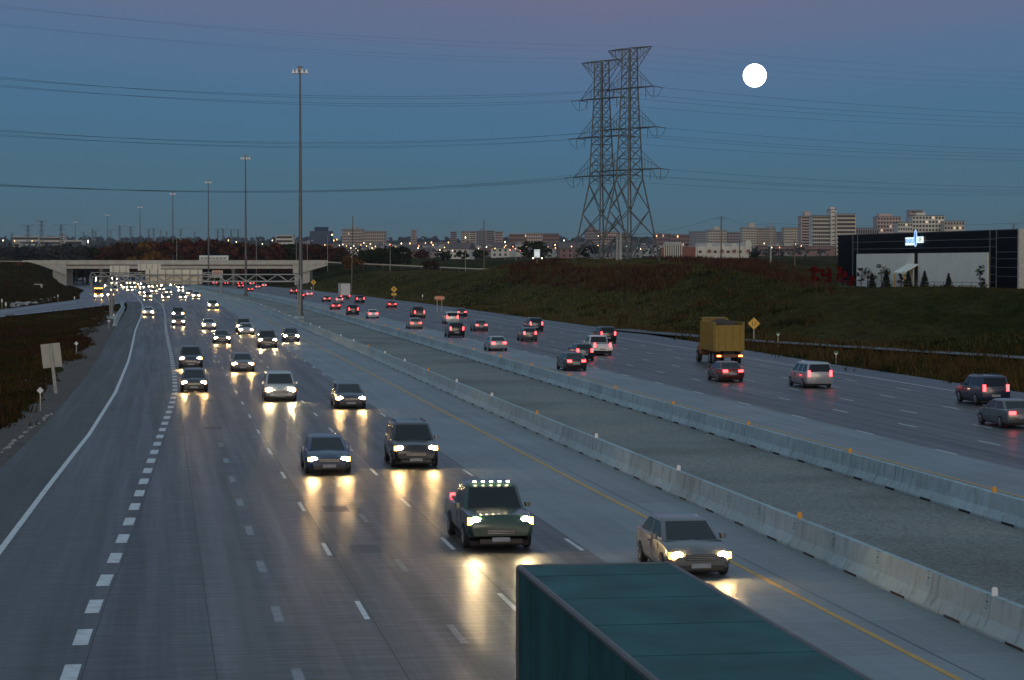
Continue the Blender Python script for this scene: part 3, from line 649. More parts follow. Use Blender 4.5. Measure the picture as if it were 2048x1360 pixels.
def box_truck(mat, hm, tm, box, L_=8.0, H_=3.6, markers=True):
    r = empty('box_truck'); w = 1.02; x0 = -L_ / 2; x1 = L_ / 2
    st = [(x1 - 2.1, w, .5, 1.3, 1.5), (x1 - 1.0, w, .46, 1.25, 1.4), (x1 - .12, .96, .46, 1.1, 1.22), (x1, .86, .52, .9, 1.0)]
    link('body', body_mesh(st, mat), r); cabin(r, mat, (x1 - 2.1, x1 - .28), (x1 - 2.05, x1 - .85), .98, .86, 1.34, 2.3)
    b = MB(); 
    b.loft([[(x, -1.22, .98), (x, 1.22, .98), (x, 1.24, 1.02), (x, 1.24, H_ - .06), (x, 1.18, H_), (x, -1.18, H_), (x, -1.24, H_ - .06), (x, -1.24, 1.02)] for x in (x0, x1 - 2.15)]); o = b.build('cargo_box', box, r)
    rb = MB()
    for k in range(int((x1 - 2.3 - x0) / 2.44)):
        xx = x0 + 1.2 + k * 2.44; rb.box(xx - .03, xx + .03, -1.16, 1.16, H_ + .001, H_ + .006)
        for s in (-1, 1): rb.box(xx - .015, xx + .015, s * 1.247 - .006, s * 1.247 + .006, 1.1, H_ - .1)
    rb.build('box_ribs', box, o)
    tr = MB()
    for s in (-1, 1): tr.tube((x0 - .03, s * 1.22, H_ - .03), (x1 - 2.12, s * 1.22, H_ - .03), .055, n=8).tube((x0 - .02, s * 1.23, 1.0), (x0 - .02, s * 1.23, H_ - .03), .05, n=8)
    tr.tube((x0 - .03, -1.22, H_ - .03), (x0 - .03, 1.22, H_ - .03), .055, n=8); tr.build('top_rail', M['mast_steel'], o)
    f = MB()
    for s in (-1, 1): f.box(x0 - .02, x1 - 2.13, s * 1.255 - .015, s * 1.255 + .015, .98, 1.08); f.box(x0 - .03, x0 + .02, s * 1.2 - .05, s * 1.2 + .05, 1.0, H_ - .02)
    f.box(x0 - .03, x0 + .02, -1.15, 1.15, H_ - .12, H_ - .02); f.build('box_trim', M['galvanised'], o)
    MB().box(x0 - .012, x0 + .01, -1.1, 1.1, 1.06, H_ - .16).build('rear_door', box, r)
    MB().box(x0 + .2, x1 - .4, -.45, .45, .55, .95).build('chassis', M['black'], r)
    MB().box(x0 - .08, x0 + .04, -1.1, 1.1, .50, .62).build('rear_bumper', M['trim'], r)
    for x, n in ((x1 - 1.05, 1), (x0 + 1.8, 1)):
        for s in (-1, 1): wheel(r, x, s * .93, .46, .28)
    for s in (-1, 1): MB().box(x1 - .75, x1 - .62, s * 1.22 - .08, s * 1.22 + .08, 1.35, 1.75).tube((x1 - .68, s * .98, 1.5), (x1 - .68, s * 1.2, 1.5), .02).build('mirror', M['trim'], r)
    MB().box(x1 - .02, x1 + .03, -.5, .5, .62, .92).build('grille', M['trim'], r)
    lamps(r, x1 - .04, .74, .86, .34, .24, x0 - .06, 1.0, .80, .26, .16, hm, tm)
    if markers and hm != 'headlamp_off':
        for k in range(5): MB().box(x1 - 2.12, x1 - 2.06, -.8 + .4 * k - .05, -.8 + .4 * k + .05, H_ - .12, H_ - .06).build('roof_marker_lamp', M['marker_small'], r)
    return r
def dump_truck():
    r = empty('dump_truck'); w = 1.1; yel = plain('dump_yellow', (.27, .175, .018), .5, var=.12); org = plain('dump_orange', (.20, .06, .012), .5, var=.12)
    st = [(1.4, w, .6, 1.5, 1.7), (2.6, w, .55, 1.45, 1.62), (3.7, 1.0, .55, 1.3, 1.42), (3.85, .9, .6, 1.1, 1.2)]
    link('body', body_mesh(st, org), r); cabin(r, org, (1.4, 2.9), (1.42, 2.55), 1.05, .95, 1.6, 2.75)
    d = MB(); lo, hi = 1.15, 3.55
    for a, b_ in (((-4.0, 1.15, -1.22, 1.22, lo, lo + .1)), ) and []: pass
    d.box(-4.0, 1.2, -1.22, 1.22, lo, lo + .1).box(-4.0, 1.2, -1.25, -1.15, lo + .1, hi).box(-4.0, 1.2, 1.15, 1.25, lo + .1, hi).box(1.1, 1.2, -1.15, 1.15, lo + .1, hi + .2).box(.9, 2.4, -1.0, 1.0, hi + .2, hi + .28)
    for k in range(7):
        x = -3.8 + k * .8
        for s in (-1, 1): d.box(x - .05, x + .05, s * 1.29 - .04, s * 1.29 + .04, lo, hi)
    db = d.build('dump_body', yel, r)
    q = MB().ball((-1.4, 0, hi - .25), 1.0, 12, 6, .45); q.v = [(-1.4 + (x + 1.4) * 2.45, y * 1.12, z + random.uniform(-.05, .05)) for x, y, z in q.v]; q.build('load', M['soil_load'], r)
    t = MB().box(-4.12, -4.03, -1.2, 1.2, lo, hi - .25)
    for k in range(4): t.box(-4.18, -4.12, -.9 + .6 * k - .05, -.9 + .6 * k + .05, lo, hi - .25)
    t.build('tailgate', yel, r)
    MB().box(-3.9, 3.4, -.48, .48, .62, 1.12).build('chassis', M['black'], r); MB().box(-4.15, -4.02, -1.15, 1.15, .62, .86).build('rear_bumper', org, r)
    for x in (-3.0, -1.7, 2.9):
        for s in (-1, 1): wheel(r, x, s * .98, .52, .34)
    for s in (-1, 1): MB().box(-4.0, -1.1, *sorted((s * .78, s * 1.18)), 1.06, 1.12).build('mudguard', org, r)
    lamps(r, 3.82, .76, 1.0, .3, .26, -4.16, .92, .74, .34, .14, 'headlamp', 'tail_orange'); return r
def bus(mat, hm):
    r = empty('bus'); x0, x1, H_ = -5.8, 5.8, 3.0
    MB().loft([[(x, -1.2, .45), (x, 1.2, .45), (x, 1.26, .8), (x, 1.24, 2.2), (x, 1.12, H_ - .1), (x, .9, H_), (x, -.9, H_), (x, -1.12, H_ - .1), (x, -1.24, 2.2), (x, -1.26, .8)] for x in (x0, x1)]).build('body', mat, r, smooth=True)
    for s in (-1, 1):
        for k in range(7): MB().box(x0 + .5 + k * 1.5, x0 + 1.8 + k * 1.5, s * 1.255 - .02, s * 1.255 + .02, 1.45, 2.25).build('side_window', M['car_glass'], r)
        for x in (-3.6, 3.8): wheel(r, x, s * 1.1, .48, .28)
    MB().box(x1 - .02, x1 + .03, -1.1, 1.1, 1.2, 2.4).build('windscreen', M['car_glass'], r); MB().box(x0 - .03, x0 + .02, -1.0, 1.0, 1.5, 2.3).build('rear_window', M['car_glass'], r)
    lamps(r, x1, .9, .8, .3, .2, x0, .95, 1.0, .2, .3, hm, 'tail_red'); return r
def amber_truck():
    r = empty('tow_truck'); org = plain('amber_truck_paint', (.45, .15, .02), .45, var=.06, coat=.4); w = 1.05
    st = [(-.2, w, .55, 1.4, 1.6), (1.6, w, .5, 1.4, 1.55), (2.9, 1.0, .5, 1.25, 1.4), (3.1, .9, .55, 1.05, 1.15)]
    link('body', body_mesh(st, org), r); cabin(r, org, (-.2, 1.9), (-.1, 1.35), 1.0, .92, 1.5, 2.55)
    MB().box(-3.4, -.3, -1.1, 1.1, .95, 1.15).box(-3.4, -.3, -1.12, -1.06, 1.15, 1.5).box(-3.4, -.3, 1.06, 1.12, 1.15, 1.5).build('flat_bed', org, r)
    lb = MB().box(.2, .6, -.95, .95, 2.56, 2.72).build('light_bar', M['trim'], r)
    for k in range(6): MB().box(.55, .64, -.95 + k * .33, -.68 + k * .33, 2.57, 2.71).build('amber_beacon', M['marker_amber'], lb)
    for s in (-1, 1): MB().box(2.86, 3.05, *sorted((s * .55, s * 1.0)), 1.18, 1.34).build('running_lamp', M['marker_amber'], r); MB().box(1.2, 1.34, *sorted((s * 1.06, s * 1.34)), 1.7, 2.1).build('mirror', M['trim'], r)
    MB().box(3.06, 3.13, -.5, .5, .7, 1.1).build('grille', M['chrome'], r); MB().box(-3.2, 2.8, -.4, .4, .55, .95).build('chassis', M['black'], r); MB().box(3.0, 3.25, -1.0, 1.0, .5, .68).build('front_bumper', M['chrome'], r)
    for x in (-2.3, 2.1):
        for s in (-1, 1): wheel(r, x, s * .95, .46, .3)
    lamps(r, 3.08, .76, .92, .34, .26, -3.42, .9, .9, .3, .14, 'headlamp', 'tail_red'); return r
PROTO = {}
HH = dict(sedan=.62, hatch=.65, suv=.82, minivan=.72, pickup=.88); TH = dict(sedan=.80, hatch=.92, suv=1.05, minivan=1.0, pickup=.98)
HLEN = dict(sedan=2.3, hatch=2.0, suv=2.33, minivan=2.45, pickup=2.7)
MAKE = dict(sedan=sedan, hatch=hatch, suv=suv, minivan=minivan, pickup=pickup)
def vehicle(kind, colr, hm, tm):
    key = (kind, colr, hm, tm)
    if key not in PROTO: PROTO[key] = MAKE[kind](M['paint_%s_car' % colr], M_NAME(hm), tm); return PROTO[key]
    return copy_tree(PROTO[key])
def M_NAME(x): return x
def put(o, px, py, hl, half, facing, label, cat, group):
    """stand a vehicle so that its lamps (height hl) are where a sight line meets that level"""
    X, Y = un(px, py, hl); s = float(slope(Y)); n = math.hypot(1, s); tx, ty = s / n, 1 / n
    a = math.atan2(-ty, -tx) if facing == 'in' else math.atan2(ty, tx)
    X += tx * half; Y += ty * half                       # lamps are at the end nearest the camera either way
    o.location = (X, Y, .004); o.rotation_euler = (0, 0, a + random.uniform(-.006, .006))
    tag(o, label, cat, group)
G_IN, G_OUT = 'oncoming vehicles with headlights on', 'departing vehicles with tail lamps on'
IN = [  # kind, colour, px, py of the headlamp pair, label
 ('suv', 'navy', 382, 717, 'dark suv with headlights on, close behind a black hatchback left of centre'),
 ('hatch', 'black', 388.5, 765.5, 'black hatchback leading a dark suv in the lane beside the short dashes'),
 ('sedan', 'grey', 486, 728, 'grey sedan with bright headlights, alone between the silver minivan and the cars farther back'),
 ('minivan', 'silver', 562, 780, 'silver minivan with wide set headlights near the middle of the oncoming lanes'),
 ('sedan', 'navy', 702, 797, 'dark sedan behind the black suv beside the pale inner lane'),
 ('sedan', 'blue', 659, 919, 'blue sedan with amber corner lamps in the centre lane'),
 ('suv', 'black', 833, 897, 'black suv ahead of the dark sedan, next to the pale inner lane'),
 ('pickup', 'green', 1002, 1043, 'dark green pickup with a row of roof marker lamps behind the teal truck'),
 ('sedan', 'grey', 1403, 1112, 'grey sedan by the yellow line, closest car to the median barrier'),
 ('sedan', 'silver', 493, 660, 'silver sedan with its twin, nose to nose with a second row of lights'),
 ('suv', 'grey', 488, 652, 'grey suv right behind a silver sedan in the middle lane'),
 ('suv', 'brown', 536, 680, 'brown suv with white headlights one lane left of a small black hatchback'),
 ('hatch', 'black', 583, 672, 'small black hatchback by the yellow line level with a brown suv'),
 ('sedan', 'black', 444, 676, 'black sedan trailing the grey sedan in the same lane'),
 ('sedan', 'silver', 418, 650, 'silver sedan one lane left of and behind the black sedan'),
 ('hatch', 'maroon', 357, 643, 'maroon hatchback leading a dark suv before the overhead gantry'),
 ('suv', 'black', 356, 627, 'black suv behind the maroon hatchback before the overhead gantry'),
 ('suv', 'grey', 426, 610, 'lone grey suv in the inner lane just past the overhead gantry'),
 ('sedan', 'white', 296.5, 624, 'white sedan in the leftmost lane beside the white edge line'),
 ('suv', 'maroon', 295.5, 592, 'maroon suv leading the queue in the leftmost lane before the gantry'),
 ('sedan', 'brown', 284, 585, 'brown sedan tucked behind the maroon suv in the leftmost lane'),
 ('sedan', 'black', 331, 594, 'black sedan in front of a pair of cars below the large gantry sign'),
 ('sedan', 'gold', 337, 584, 'gold sedan directly behind a black sedan below the large gantry sign'),
 ('sedan', 'navy', 366, 594, 'navy sedan at the front of the bunch below the right half of the gantry sign'),
 ('minivan', 'beige', 392.5, 591, 'beige minivan at the right of the bunch nearest the barrier'),
 ('sedan', 'grey', 381, 586, 'grey sedan half hidden between a navy sedan and a beige minivan'),
 ('hatch', 'silver', 362, 581, 'silver hatchback behind the navy sedan below the gantry sign'),
 ('suv', 'black', 361, 575, 'black suv last of the bunch below the right half of the gantry sign'),
 ('minivan', 'black', 319, 571, 'black minivan far back below the middle of the gantry sign'),
 ('sedan', 'green', 323.5, 578.5, 'green sedan in front of a black minivan below the gantry sign'),
 ('suv', 'silver', 272, 566, 'silver suv far back in the left lanes below the gap between sign panels'),
 ('sedan', 'maroon', 284, 574, 'maroon sedan behind the brown sedan in the left lanes'),
 ('hatch', 'grey', 267, 574, 'grey hatchback left of a maroon sedan near the ramp gore'),
 ('sedan', 'silver', 250.5, 574, 'silver sedan on the merging lanes right of the white cube van'),
 ('sedan', 'black', 221, 589, 'black sedan beside the amber truck on the ramp'),
 ('suv', 'white', 214, 571, 'white suv on the ramp behind the amber truck'),
 ('sedan', 'grey', 184, 557, 'grey sedan under the bridge, leftmost of the far headlights'),
 ('suv', 'black', 195, 556, 'black suv under the bridge, second of the far headlights from the left'),
 ('minivan', 'silver', 211, 556, 'silver minivan under the bridge near the left abutment'),
 ('sedan', 'navy', 222, 557, 'navy sedan under the bridge amid the glare of headlights'),
 ('sedan', 'white', 204, 561, 'white sedan just emerging from under the bridge on the ramp side'),
 ('hatch', 'maroon', 239, 562, 'maroon hatchback emerging from the bridge left of the sign gap'),
 ('suv', 'grey', 247, 562, 'grey suv emerging from the bridge beside a maroon hatchback'),
 ('sedan', 'silver', 189, 560.5, 'silver sedan just past the bridge shadow, behind the tow truck'),
 ('suv', 'navy', 231, 558, 'navy suv under the bridge, right of the navy sedan in the glare'),
 ('sedan', 'beige', 205, 566, 'beige sedan on the ramp between the white suv and the bridge'),
 ('minivan', 'grey', 257, 566, 'grey minivan far back in the lanes left of the silver suv'),
 ('sedan', 'black', 279, 567.5, 'black sedan far back right of the silver suv below the gantry'),
 ('hatch', 'white', 301, 573, 'white hatchback far back below the left half of the large sign'),
 ('sedan', 'navy', 345, 570, 'navy sedan farthest back below the right half of the large sign'),
 ('suv', 'brown', 238, 571, 'brown suv on the merging lanes beside the white cube van'),
 ('sedan', 'gold', 308, 582, 'gold sedan far back between the maroon suv and the green sedan'),
 ('hatch', 'navy', 260, 580, 'navy hatchback near the ramp gore ahead of the grey hatchback')]
for k, (kind, c, px, py, lab) in enumerate(IN):
    hm = 'headlamp_white' if k % 4 == 3 else 'headlamp'
    put(vehicle(kind, c, hm, 'tail_red'), px, py, HH[kind], HLEN[kind], 'in', lab, 'pickup' if kind == 'pickup' else ('van' if kind == 'minivan' else 'car'), G_IN)
OUT = [
 ('sedan', 'black', 1153, 722, 'black sedan with red tail lamps beside the row of reflectors on the barrier'),
 ('hatch', 'navy', 1170, 701, 'navy hatchback just ahead of the black sedan next to the inner lane'),
 ('pickup', 'white', 1205, 690, 'white pickup with red tail lamps in the middle of the departing lanes'),
 ('suv', 'black', 1217, 667, 'black suv ahead of the white pickup near the far edge line'),
 ('sedan', 'maroon', 1466, 742, 'maroon sedan following the yellow dump truck one lane over'),
 ('minivan', 'silver', 1640, 747, 'silver minivan behind the lane ends sign, alone in the right lane'),
 ('suv', 'navy', 1992, 776, 'dark navy suv at the right edge of the picture near the verge'),
 ('sedan', 'grey', 2046, 826, 'grey sedan cut off by the right edge of the picture'),
 ('suv', 'navy', 1073, 647, 'navy suv ahead of a grey hatchback by the far edge line'),
 ('hatch', 'grey', 1060, 666, 'grey hatchback behind a navy suv in the departing lanes'),
 ('sedan', 'silver', 998, 686, 'silver sedan with long red tail lamps next to the inner lane'),
 ('sedan', 'grey', 963, 650, 'grey sedan between the black suv by the barrier and the far verge'),
 ('suv', 'black', 914, 657, 'black suv in the lane next to the barrier, mid way along the departing lanes'),
 ('sedan', 'beige', 832, 646, 'beige sedan in the lane next to the barrier behind a brown truck'),
 ('pickup', 'brown', 839, 624, 'brown pickup in the right lane below the orange sign'),
 ('minivan', 'white', 905, 634, 'white minivan in the right lane just past the orange sign'),
 ('sedan', 'black', 924, 624, 'black sedan beside the white minivan near the far verge'),
 ('sedan', 'white', 747, 627, 'white sedan with red tail lamps nearest the barrier below the diamond sign'),
 ('suv', 'black', 707, 618, 'black suv ahead of the white sedan in the inner lane'),
 ('sedan', 'red', 672, 611, 'red sedan ahead of a black suv in the inner lane'),
 ('hatch', 'silver', 679, 598, 'silver hatchback below the white box truck'),
 ('sedan', 'brown', 654, 597, 'brown sedan left of the silver hatchback in the middle lanes'),
 ('suv', 'navy', 721, 597, 'navy suv right of the white box truck near the verge'),
 ('sedan', 'red', 785, 608, 'bright red sedan in the right lane below the yellow diamond sign with tab'),
 ('sedan', 'white', 619, 587, 'white sedan just right of the gantry leg'),
 ('suv', 'maroon', 588, 581, 'maroon suv just left of the gantry leg'),
 ('hatch', 'red', 602, 590, 'red hatchback partly hidden behind the gantry leg'),
 ('sedan', 'silver', 516, 573, 'silver sedan below the truss of the gantry'),
 ('sedan', 'white', 529, 570, 'white sedan ahead of a silver sedan below the gantry truss'),
 ('sedan', 'red', 501, 578, 'red sedan beside the second light mast'),
 ('suv', 'black', 482, 571, 'black suv far off left of the second light mast'),
 ('hatch', 'red', 487, 566, 'red hatchback far off below the gantry truss near the bridge'),
 ('minivan', 'white', 504, 566, 'white minivan far off below the bridge deck'),
 ('suv', 'silver', 473, 566, 'silver suv far off beside the red hatchback by the bridge'),
 ('sedan', 'maroon', 453, 566, 'maroon sedan far off right of the orange work sign'),
 ('minivan', 'silver', 430, 565, 'silver minivan far off below the orange work sign')]
for kind, c, px, py, lab in OUT:
    put(vehicle(kind, c, 'headlamp_off', 'tail_red'), px, py, TH[kind], HLEN[kind], 'out', lab, 'pickup' if kind == 'pickup' else ('van' if kind == 'minivan' else 'car'), G_OUT)
put(dump_truck(), 1460, 712, .74, 4.16, 'out', 'yellow dump truck with orange cab beside the lane ends sign', 'dump truck', G_OUT)
put(box_truck(M['paint_white_car'], 'headlamp_off', 'tail_red', plain('white_box', (.62, .63, .62), .5, var=.05), 7.5, 3.9), 691, 592, .8, 3.8, 'out', 'white box truck driving away, tallest vehicle of the departing lanes', 'truck', G_OUT)
put(box_truck(M['paint_white_car'], 'headlamp_white', 'tail_red', M['white_box'], 6.5, 3.1), 228, 580, .86, 3.2, 'in', 'white cube van with headlights on coming down the ramp', 'truck', G_IN)
put(amber_truck(), 197, 591, .92, 3.1, 'in', 'orange tow truck with lit amber beacons on the ramp', 'truck', G_IN)
teal = box_truck(plain('teal_cab', (.012, .075, .08), .4, var=.05, coat=.4), 'headlamp', 'tail_red', plain('teal_box', (.012, .085, .085), .6, var=.34, scale=.9, spec=.25), 15.0, 3.5, False)
Xr, Yr = un(1190, 1130, 3.5); s_ = float(slope(Yr)); n_ = math.hypot(1, s_)
teal.location = (Xr - s_ / n_ * 7.5, Yr - 7.5 / n_, .004); teal.rotation_euler = (0, 0, math.atan2(-1 / n_, -s_ / n_))
tag(teal, 'long teal box truck cut off by the bottom edge of the picture', 'truck', G_IN)
bt = bus(plain('bus_paint', (.42, .52, .52), .4, var=.05, coat=.4), 'headlamp'); 

# ------------------------------------------------------------------ overpass
def overpass():
    YB = 918.0; r = empty('overpass_bridge', (0, YB, 0)); tag(r, 'long pale concrete road bridge crossing over the whole motorway', 'bridge')
    xl, xr = at(84, YB), at(628, YB); top = hz(520.5, YB); deck = top - 1.1
    MB().box(xl, xr, -7, 7, deck - .55, deck).build('deck', M['bridge_concrete'], r)
    for y, s in ((-7.25, 1), (7.0, 1)): MB().box(xl - 6, xr + 5, y, y + .25, deck - .6, top).build('parapet', M['bridge_concrete'], r)
    MB().box(xl - 6, xr + 5, -7.33, -7.25, top - .22, top - .06).build('parapet_ledge', M['bridge_concrete'], r)
    xa, xb = at(140, YB), at(592, YB)
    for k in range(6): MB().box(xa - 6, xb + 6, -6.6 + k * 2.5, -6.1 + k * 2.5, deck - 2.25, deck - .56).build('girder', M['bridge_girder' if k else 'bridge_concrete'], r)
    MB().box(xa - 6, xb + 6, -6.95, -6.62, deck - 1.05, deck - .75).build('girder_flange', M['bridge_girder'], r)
    for x0, x1, nm in ((at(112, YB), at(139, YB), 'abutment'), (xb, xb + 6, 'abutment')): MB().box(x0, x1, -6, 7, -1, deck - .56).build(nm, M['bridge_concrete'], r)
    # sloping wing walls
    MB().prism([(at(84, YB), deck - .6), (at(140, YB), deck - .6), (at(140, YB), deck - 5.0), (at(120, YB), deck - 3.2)], -7.05, -6.05).build('wing_wall', M['bridge_concrete'], r)
    MB().prism([(xb - .5, deck - .6), (xr + 6, deck - .6), (xr + 6, deck - 1.0), (xb + 4, deck - 3.6), (xb - .5, deck - 4.2)], -7.05, -6.05).build('wing_wall', M['bridge_concrete'], r)
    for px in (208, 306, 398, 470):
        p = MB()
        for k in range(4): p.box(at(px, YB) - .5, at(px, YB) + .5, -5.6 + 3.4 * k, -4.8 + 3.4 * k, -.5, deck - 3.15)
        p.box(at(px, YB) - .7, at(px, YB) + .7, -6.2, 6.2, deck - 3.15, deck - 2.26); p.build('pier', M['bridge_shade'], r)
    bt.location = (at(430, YB), YB - 2, deck + .01); bt.rotation_euler = (0, 0, 0); tag(bt, 'pale teal bus crossing the concrete bridge above the motorway', 'bus')
    # approach roads on their banks
    for nm, xs in (('approach_road', np.linspace(xr + 2, 150, 40)), ('approach_road', np.linspace(xl - 140, xl + 1, 20))):
        V = []
        for x in xs:
            h = deck + .02 if x < xr + 1 else max(deck - min(3.0, (x - xr) * .045), gh(x, YB) + .1)
            V.append(((x, YB - 6, h), (x, YB + 6, h)))
        sheet(nm, V, M['ramp_paving'])
    for x0, x1 in ((xr + 5, 40), (xl - 120, xl - 6)):
        g = empty('guardrail', (x0, YB - 6.4, 0)); tag(g, 'grey steel guardrail running off the %s end of the bridge' % ('right' if x0 > xr else 'left'), 'guardrail', 'guardrails on the bridge approaches')
        b = MB(); p = MB(); n = 16
        xs = np.linspace(x0, x1, n); hs = [max(deck - min(3.0, max(0, x - xr) * .045), gh(x, YB - 6.4)) for x in xs]
        for i in range(n - 1):
            for dz in (.45, .62, .78): b.tube((xs[i] - x0, 0, hs[i] + dz), (xs[i + 1] - x0, 0, hs[i + 1] + dz), .09, n=4)
        b.build('rail', M['rail_steel'], g)
        for i in range(n): MB().box(xs[i] - x0 - .1, xs[i] - x0 + .1, .08, .28, hs[i] - .8, hs[i] + .85).build('post', M['wood_pole'], g)
overpass()

# ------------------------------------------------------------------ high light masts
def light_mast(H_):
    r = empty('light_mast')
    m = MB(); m.tube((0, 0, 0), (0, 0, .5), .55, .52, 12).tube((0, 0, .5), (0, 0, H_), .36, .12, 12); m.build('pole', M['mast_steel'], r, smooth=True)
    MB().tube((0, 0, 0), (0, 0, .08), .75, n=12).build('base_plate', M['galvanised'], r)
    k = MB(); n = 16
    for i in range(n):
        a, b = 2 * PI * i / n, 2 * PI * (i + 1) / n; k.tube((math.cos(a) * .95, math.sin(a) * .95, H_ - .75), (math.cos(b) * .95, math.sin(b) * .95, H_ - .75), .05, n=4)
    for i in range(4): a = PI / 2 * i; k.tube((0, 0, H_ - .75), (math.cos(a) * .95, math.sin(a) * .95, H_ - .75), .04, n=4)
    k.tube((0, 0, H_ - .9), (0, 0, H_ - .2), .3, n=10).tube((0, 0, H_ - .2), (0, 0, H_ + .05), .55, .2, 10); k.build('lamp_ring', M['galvanised'], r)
    for i in range(8):
        a = 2 * PI * (i + .5) / 8; c = (math.cos(a) * 1.12, math.sin(a) * 1.12)
        MB().tube((*c, H_ - 1.25), (*c, H_ - .95), .34, .22, 10).tube((*c, H_ - .95), (*c, H_ - .6), .16, .14, 8).build('luminaire', M['lamp_housing'], r)
    return r
MASTS = [(598, 133, 368, 'tallest looking steel light mast, rising from the median beside the gantry leg'), (491.5, 310, 615, 'second light mast, standing in the median beyond the gantry'), (417, 360, 850, 'third light mast, the last one in front of the bridge'),
         (346, 384, 1000, 'light mast just beyond the bridge above the large gantry sign'), (280.5, 411, 1205, 'light mast beyond the bridge above the red trees'), (215.5, 427, 1400, 'light mast beyond the bridge left of the red trees'), (151, 442, 1640, 'farthest and shortest looking light mast, at the left')]
for k, (px, py, Y, lab) in enumerate(MASTS):
    m_ = light_mast(hz(py, Y) - gh(at(px, Y), Y) * (1 if Y > 960 else 0)) if True else None
    m_.location = (at(px + (3.5 if k == 0 else .5), Y), Y, gh(at(px, Y), Y) if Y > 960 else 0); tag(m_, lab, 'light mast', 'light masts along the median')

# ------------------------------------------------------------------ sign gantries
def gantry(Y, pl, pr, ytop, ybot, label, panels, leg_r=True):
    xl, xr = at(pl, Y), at(pr, Y); r = empty('sign_gantry', (xl, Y, 0)); tag(r, label, 'gantry', 'overhead sign gantries'); W = xr - xl
    zt, zb = hz(ytop, Y), hz(ybot, Y); m = MB(); n = max(8, int(W / 1.55))
    for y in (-.55, .55):
        for z in (zt, zb): m.tube((0, y, z), (W, y, z), .09, n=6)
        for i in range(n):
            a, b = W * i / n, W * (i + 1) / n
            m.tube((a, y, zb if i % 2 else zt), (b, y, zt if i % 2 else zb), .055, n=5)
    for i in range(0, n + 1, 2):
        for z in (zt, zb): m.tube((W * i / n, -.55, z), (W * i / n, .55, z), .04, n=4)
    m.build('truss', M['galvanised'], r)
    for x, s in ((0, -1), (W, 1)):
        l = MB()
        for y in (-.55, .55):
            l.path([(x - s * .3, y, zt), (x + s * .25, y, zt - .35), (x + s * .45, y, zb - .2), (x + s * .35, y * .9, zb - 1.6), (x + s * .2, y * .8, .3)], .13, 7)
            l.path([(x - s * .5, y, zb), (x - s * .15, y, zb - .5), (x - s * .05, y * .9, zb - 1.5), (x - s * .02, y * .8, .3)], .10, 6)
        for z in np.linspace(1.0, zb - 1.5, 4): l.tube((x, -.5, z), (x, .5, z), .05, n=5); l.tube((x - s * .05, -.5, z), (x + s * .3, -.5, z), .05, n=5)
        l.build('leg', M['galvanised'], r); MB().box(x - .7, x + .9, -.9, .9, -.2, .35).build('footing', M['barrier_concrete'], r)
    for (a, b, t, u, nr) in panels:
        xa, xb, za, zb_ = at(a, Y) - xl, at(b, Y) - xl, hz(u, Y), hz(t, Y)
        p = MB().box(xa, xb, .80, .86, za, zb_).build('sign_panel', M['sign_back'], r); q = MB()
        for k in range(nr): x = xa + (xb - xa) * (k + .5) / nr; q.box(x - .05, x + .05, .62, .80, za - .3, zb_ + .1)
        q.build('sign_brace', M['sign_rib'], p)
    w_ = MB().box(1, W - 1, -.85, -.60, zb - .12, zb - .06).build('walkway', M['galvanised'], r)
    return r
gantry(358, 224, 597, 549, 562.5, 'nearer sign gantry, its steel truss ending at the tall light mast', [(290, 403, 539, 568.5, 7)])
gantry(640, 184, 442, 545, 553, 'farther sign gantry carrying two pale panels in front of the bridge', [(219, 258, 531, 554, 3), (275, 321, 528, 541, 4)])

# ------------------------------------------------------------------ signs, delineators
def post_sign(name, px, Y, zs, label, cat, face, group=None, post='galvanised', prad=.05, z0=None, yaw=0.0, posts=(0,)):
    x = at(px, Y); g = gh(x, Y) if z0 is None else z0; r = empty(name, (x, Y, g), yaw); tag(r, label, cat, group)
    for dx in posts: MB().box(dx - prad, dx + prad, -prad * .6, prad * .6, -.3, zs - g).build('post', M[post], r)
    face(r, g); return r
def diamond(r, zc, half, mat, d=-.06, name='sign_face'):
    o = MB().prism([(0, zc - half), (half, zc), (0, zc + half), (-half, zc)], d, d + .03).build(name, M[mat], r); return o
def lane_ends_face(r, g, zc, h):
    f = diamond(r, zc, h, 'sign_yellow'); s = h / 1.0; k = MB(); y0, y1 = -.072, -.061
    k.box(-.30 * s, -.22 * s, y0, y1, zc - .38 * s, zc + .38 * s)
    k.add([(x * s, y, zc + z * s) for y in (y0, y1) for x, z in ((.10, -.38), (.18, -.38), (.18, -.12), (.36, .12), (.36, .38), (.28, .38), (.28, .15), (.10, -.08))], [tuple(range(8)), tuple(range(15, 7, -1))] + [(i, (i + 1) % 8, (i + 1) % 8 + 8, i + 8) for i in range(8)])
    k.build('lane_symbol', M['sign_black'], f)
    b = MB(); t = .035 * s; e = h * .93
    for q in range(4):
        c = [(0, -e), (e, 0), (0, e), (-e, 0)]; a, d = c[q], c[(q + 1) % 4]; b.tube((a[0], -.064, zc + a[1]), (d[0], -.064, zc + d[1]), t * .5, n=4)
    b.build('border', M['sign_black'], f)
zc = hz(647, 246); post_sign('warning_sign', 1508, 246, zc, 'yellow diamond sign showing a lane ending, on a post by the gravel track', 'road sign', lambda r, g: lane_ends_face(r, g, zc - g, .68), 'yellow diamond warning signs', z0=-.1)
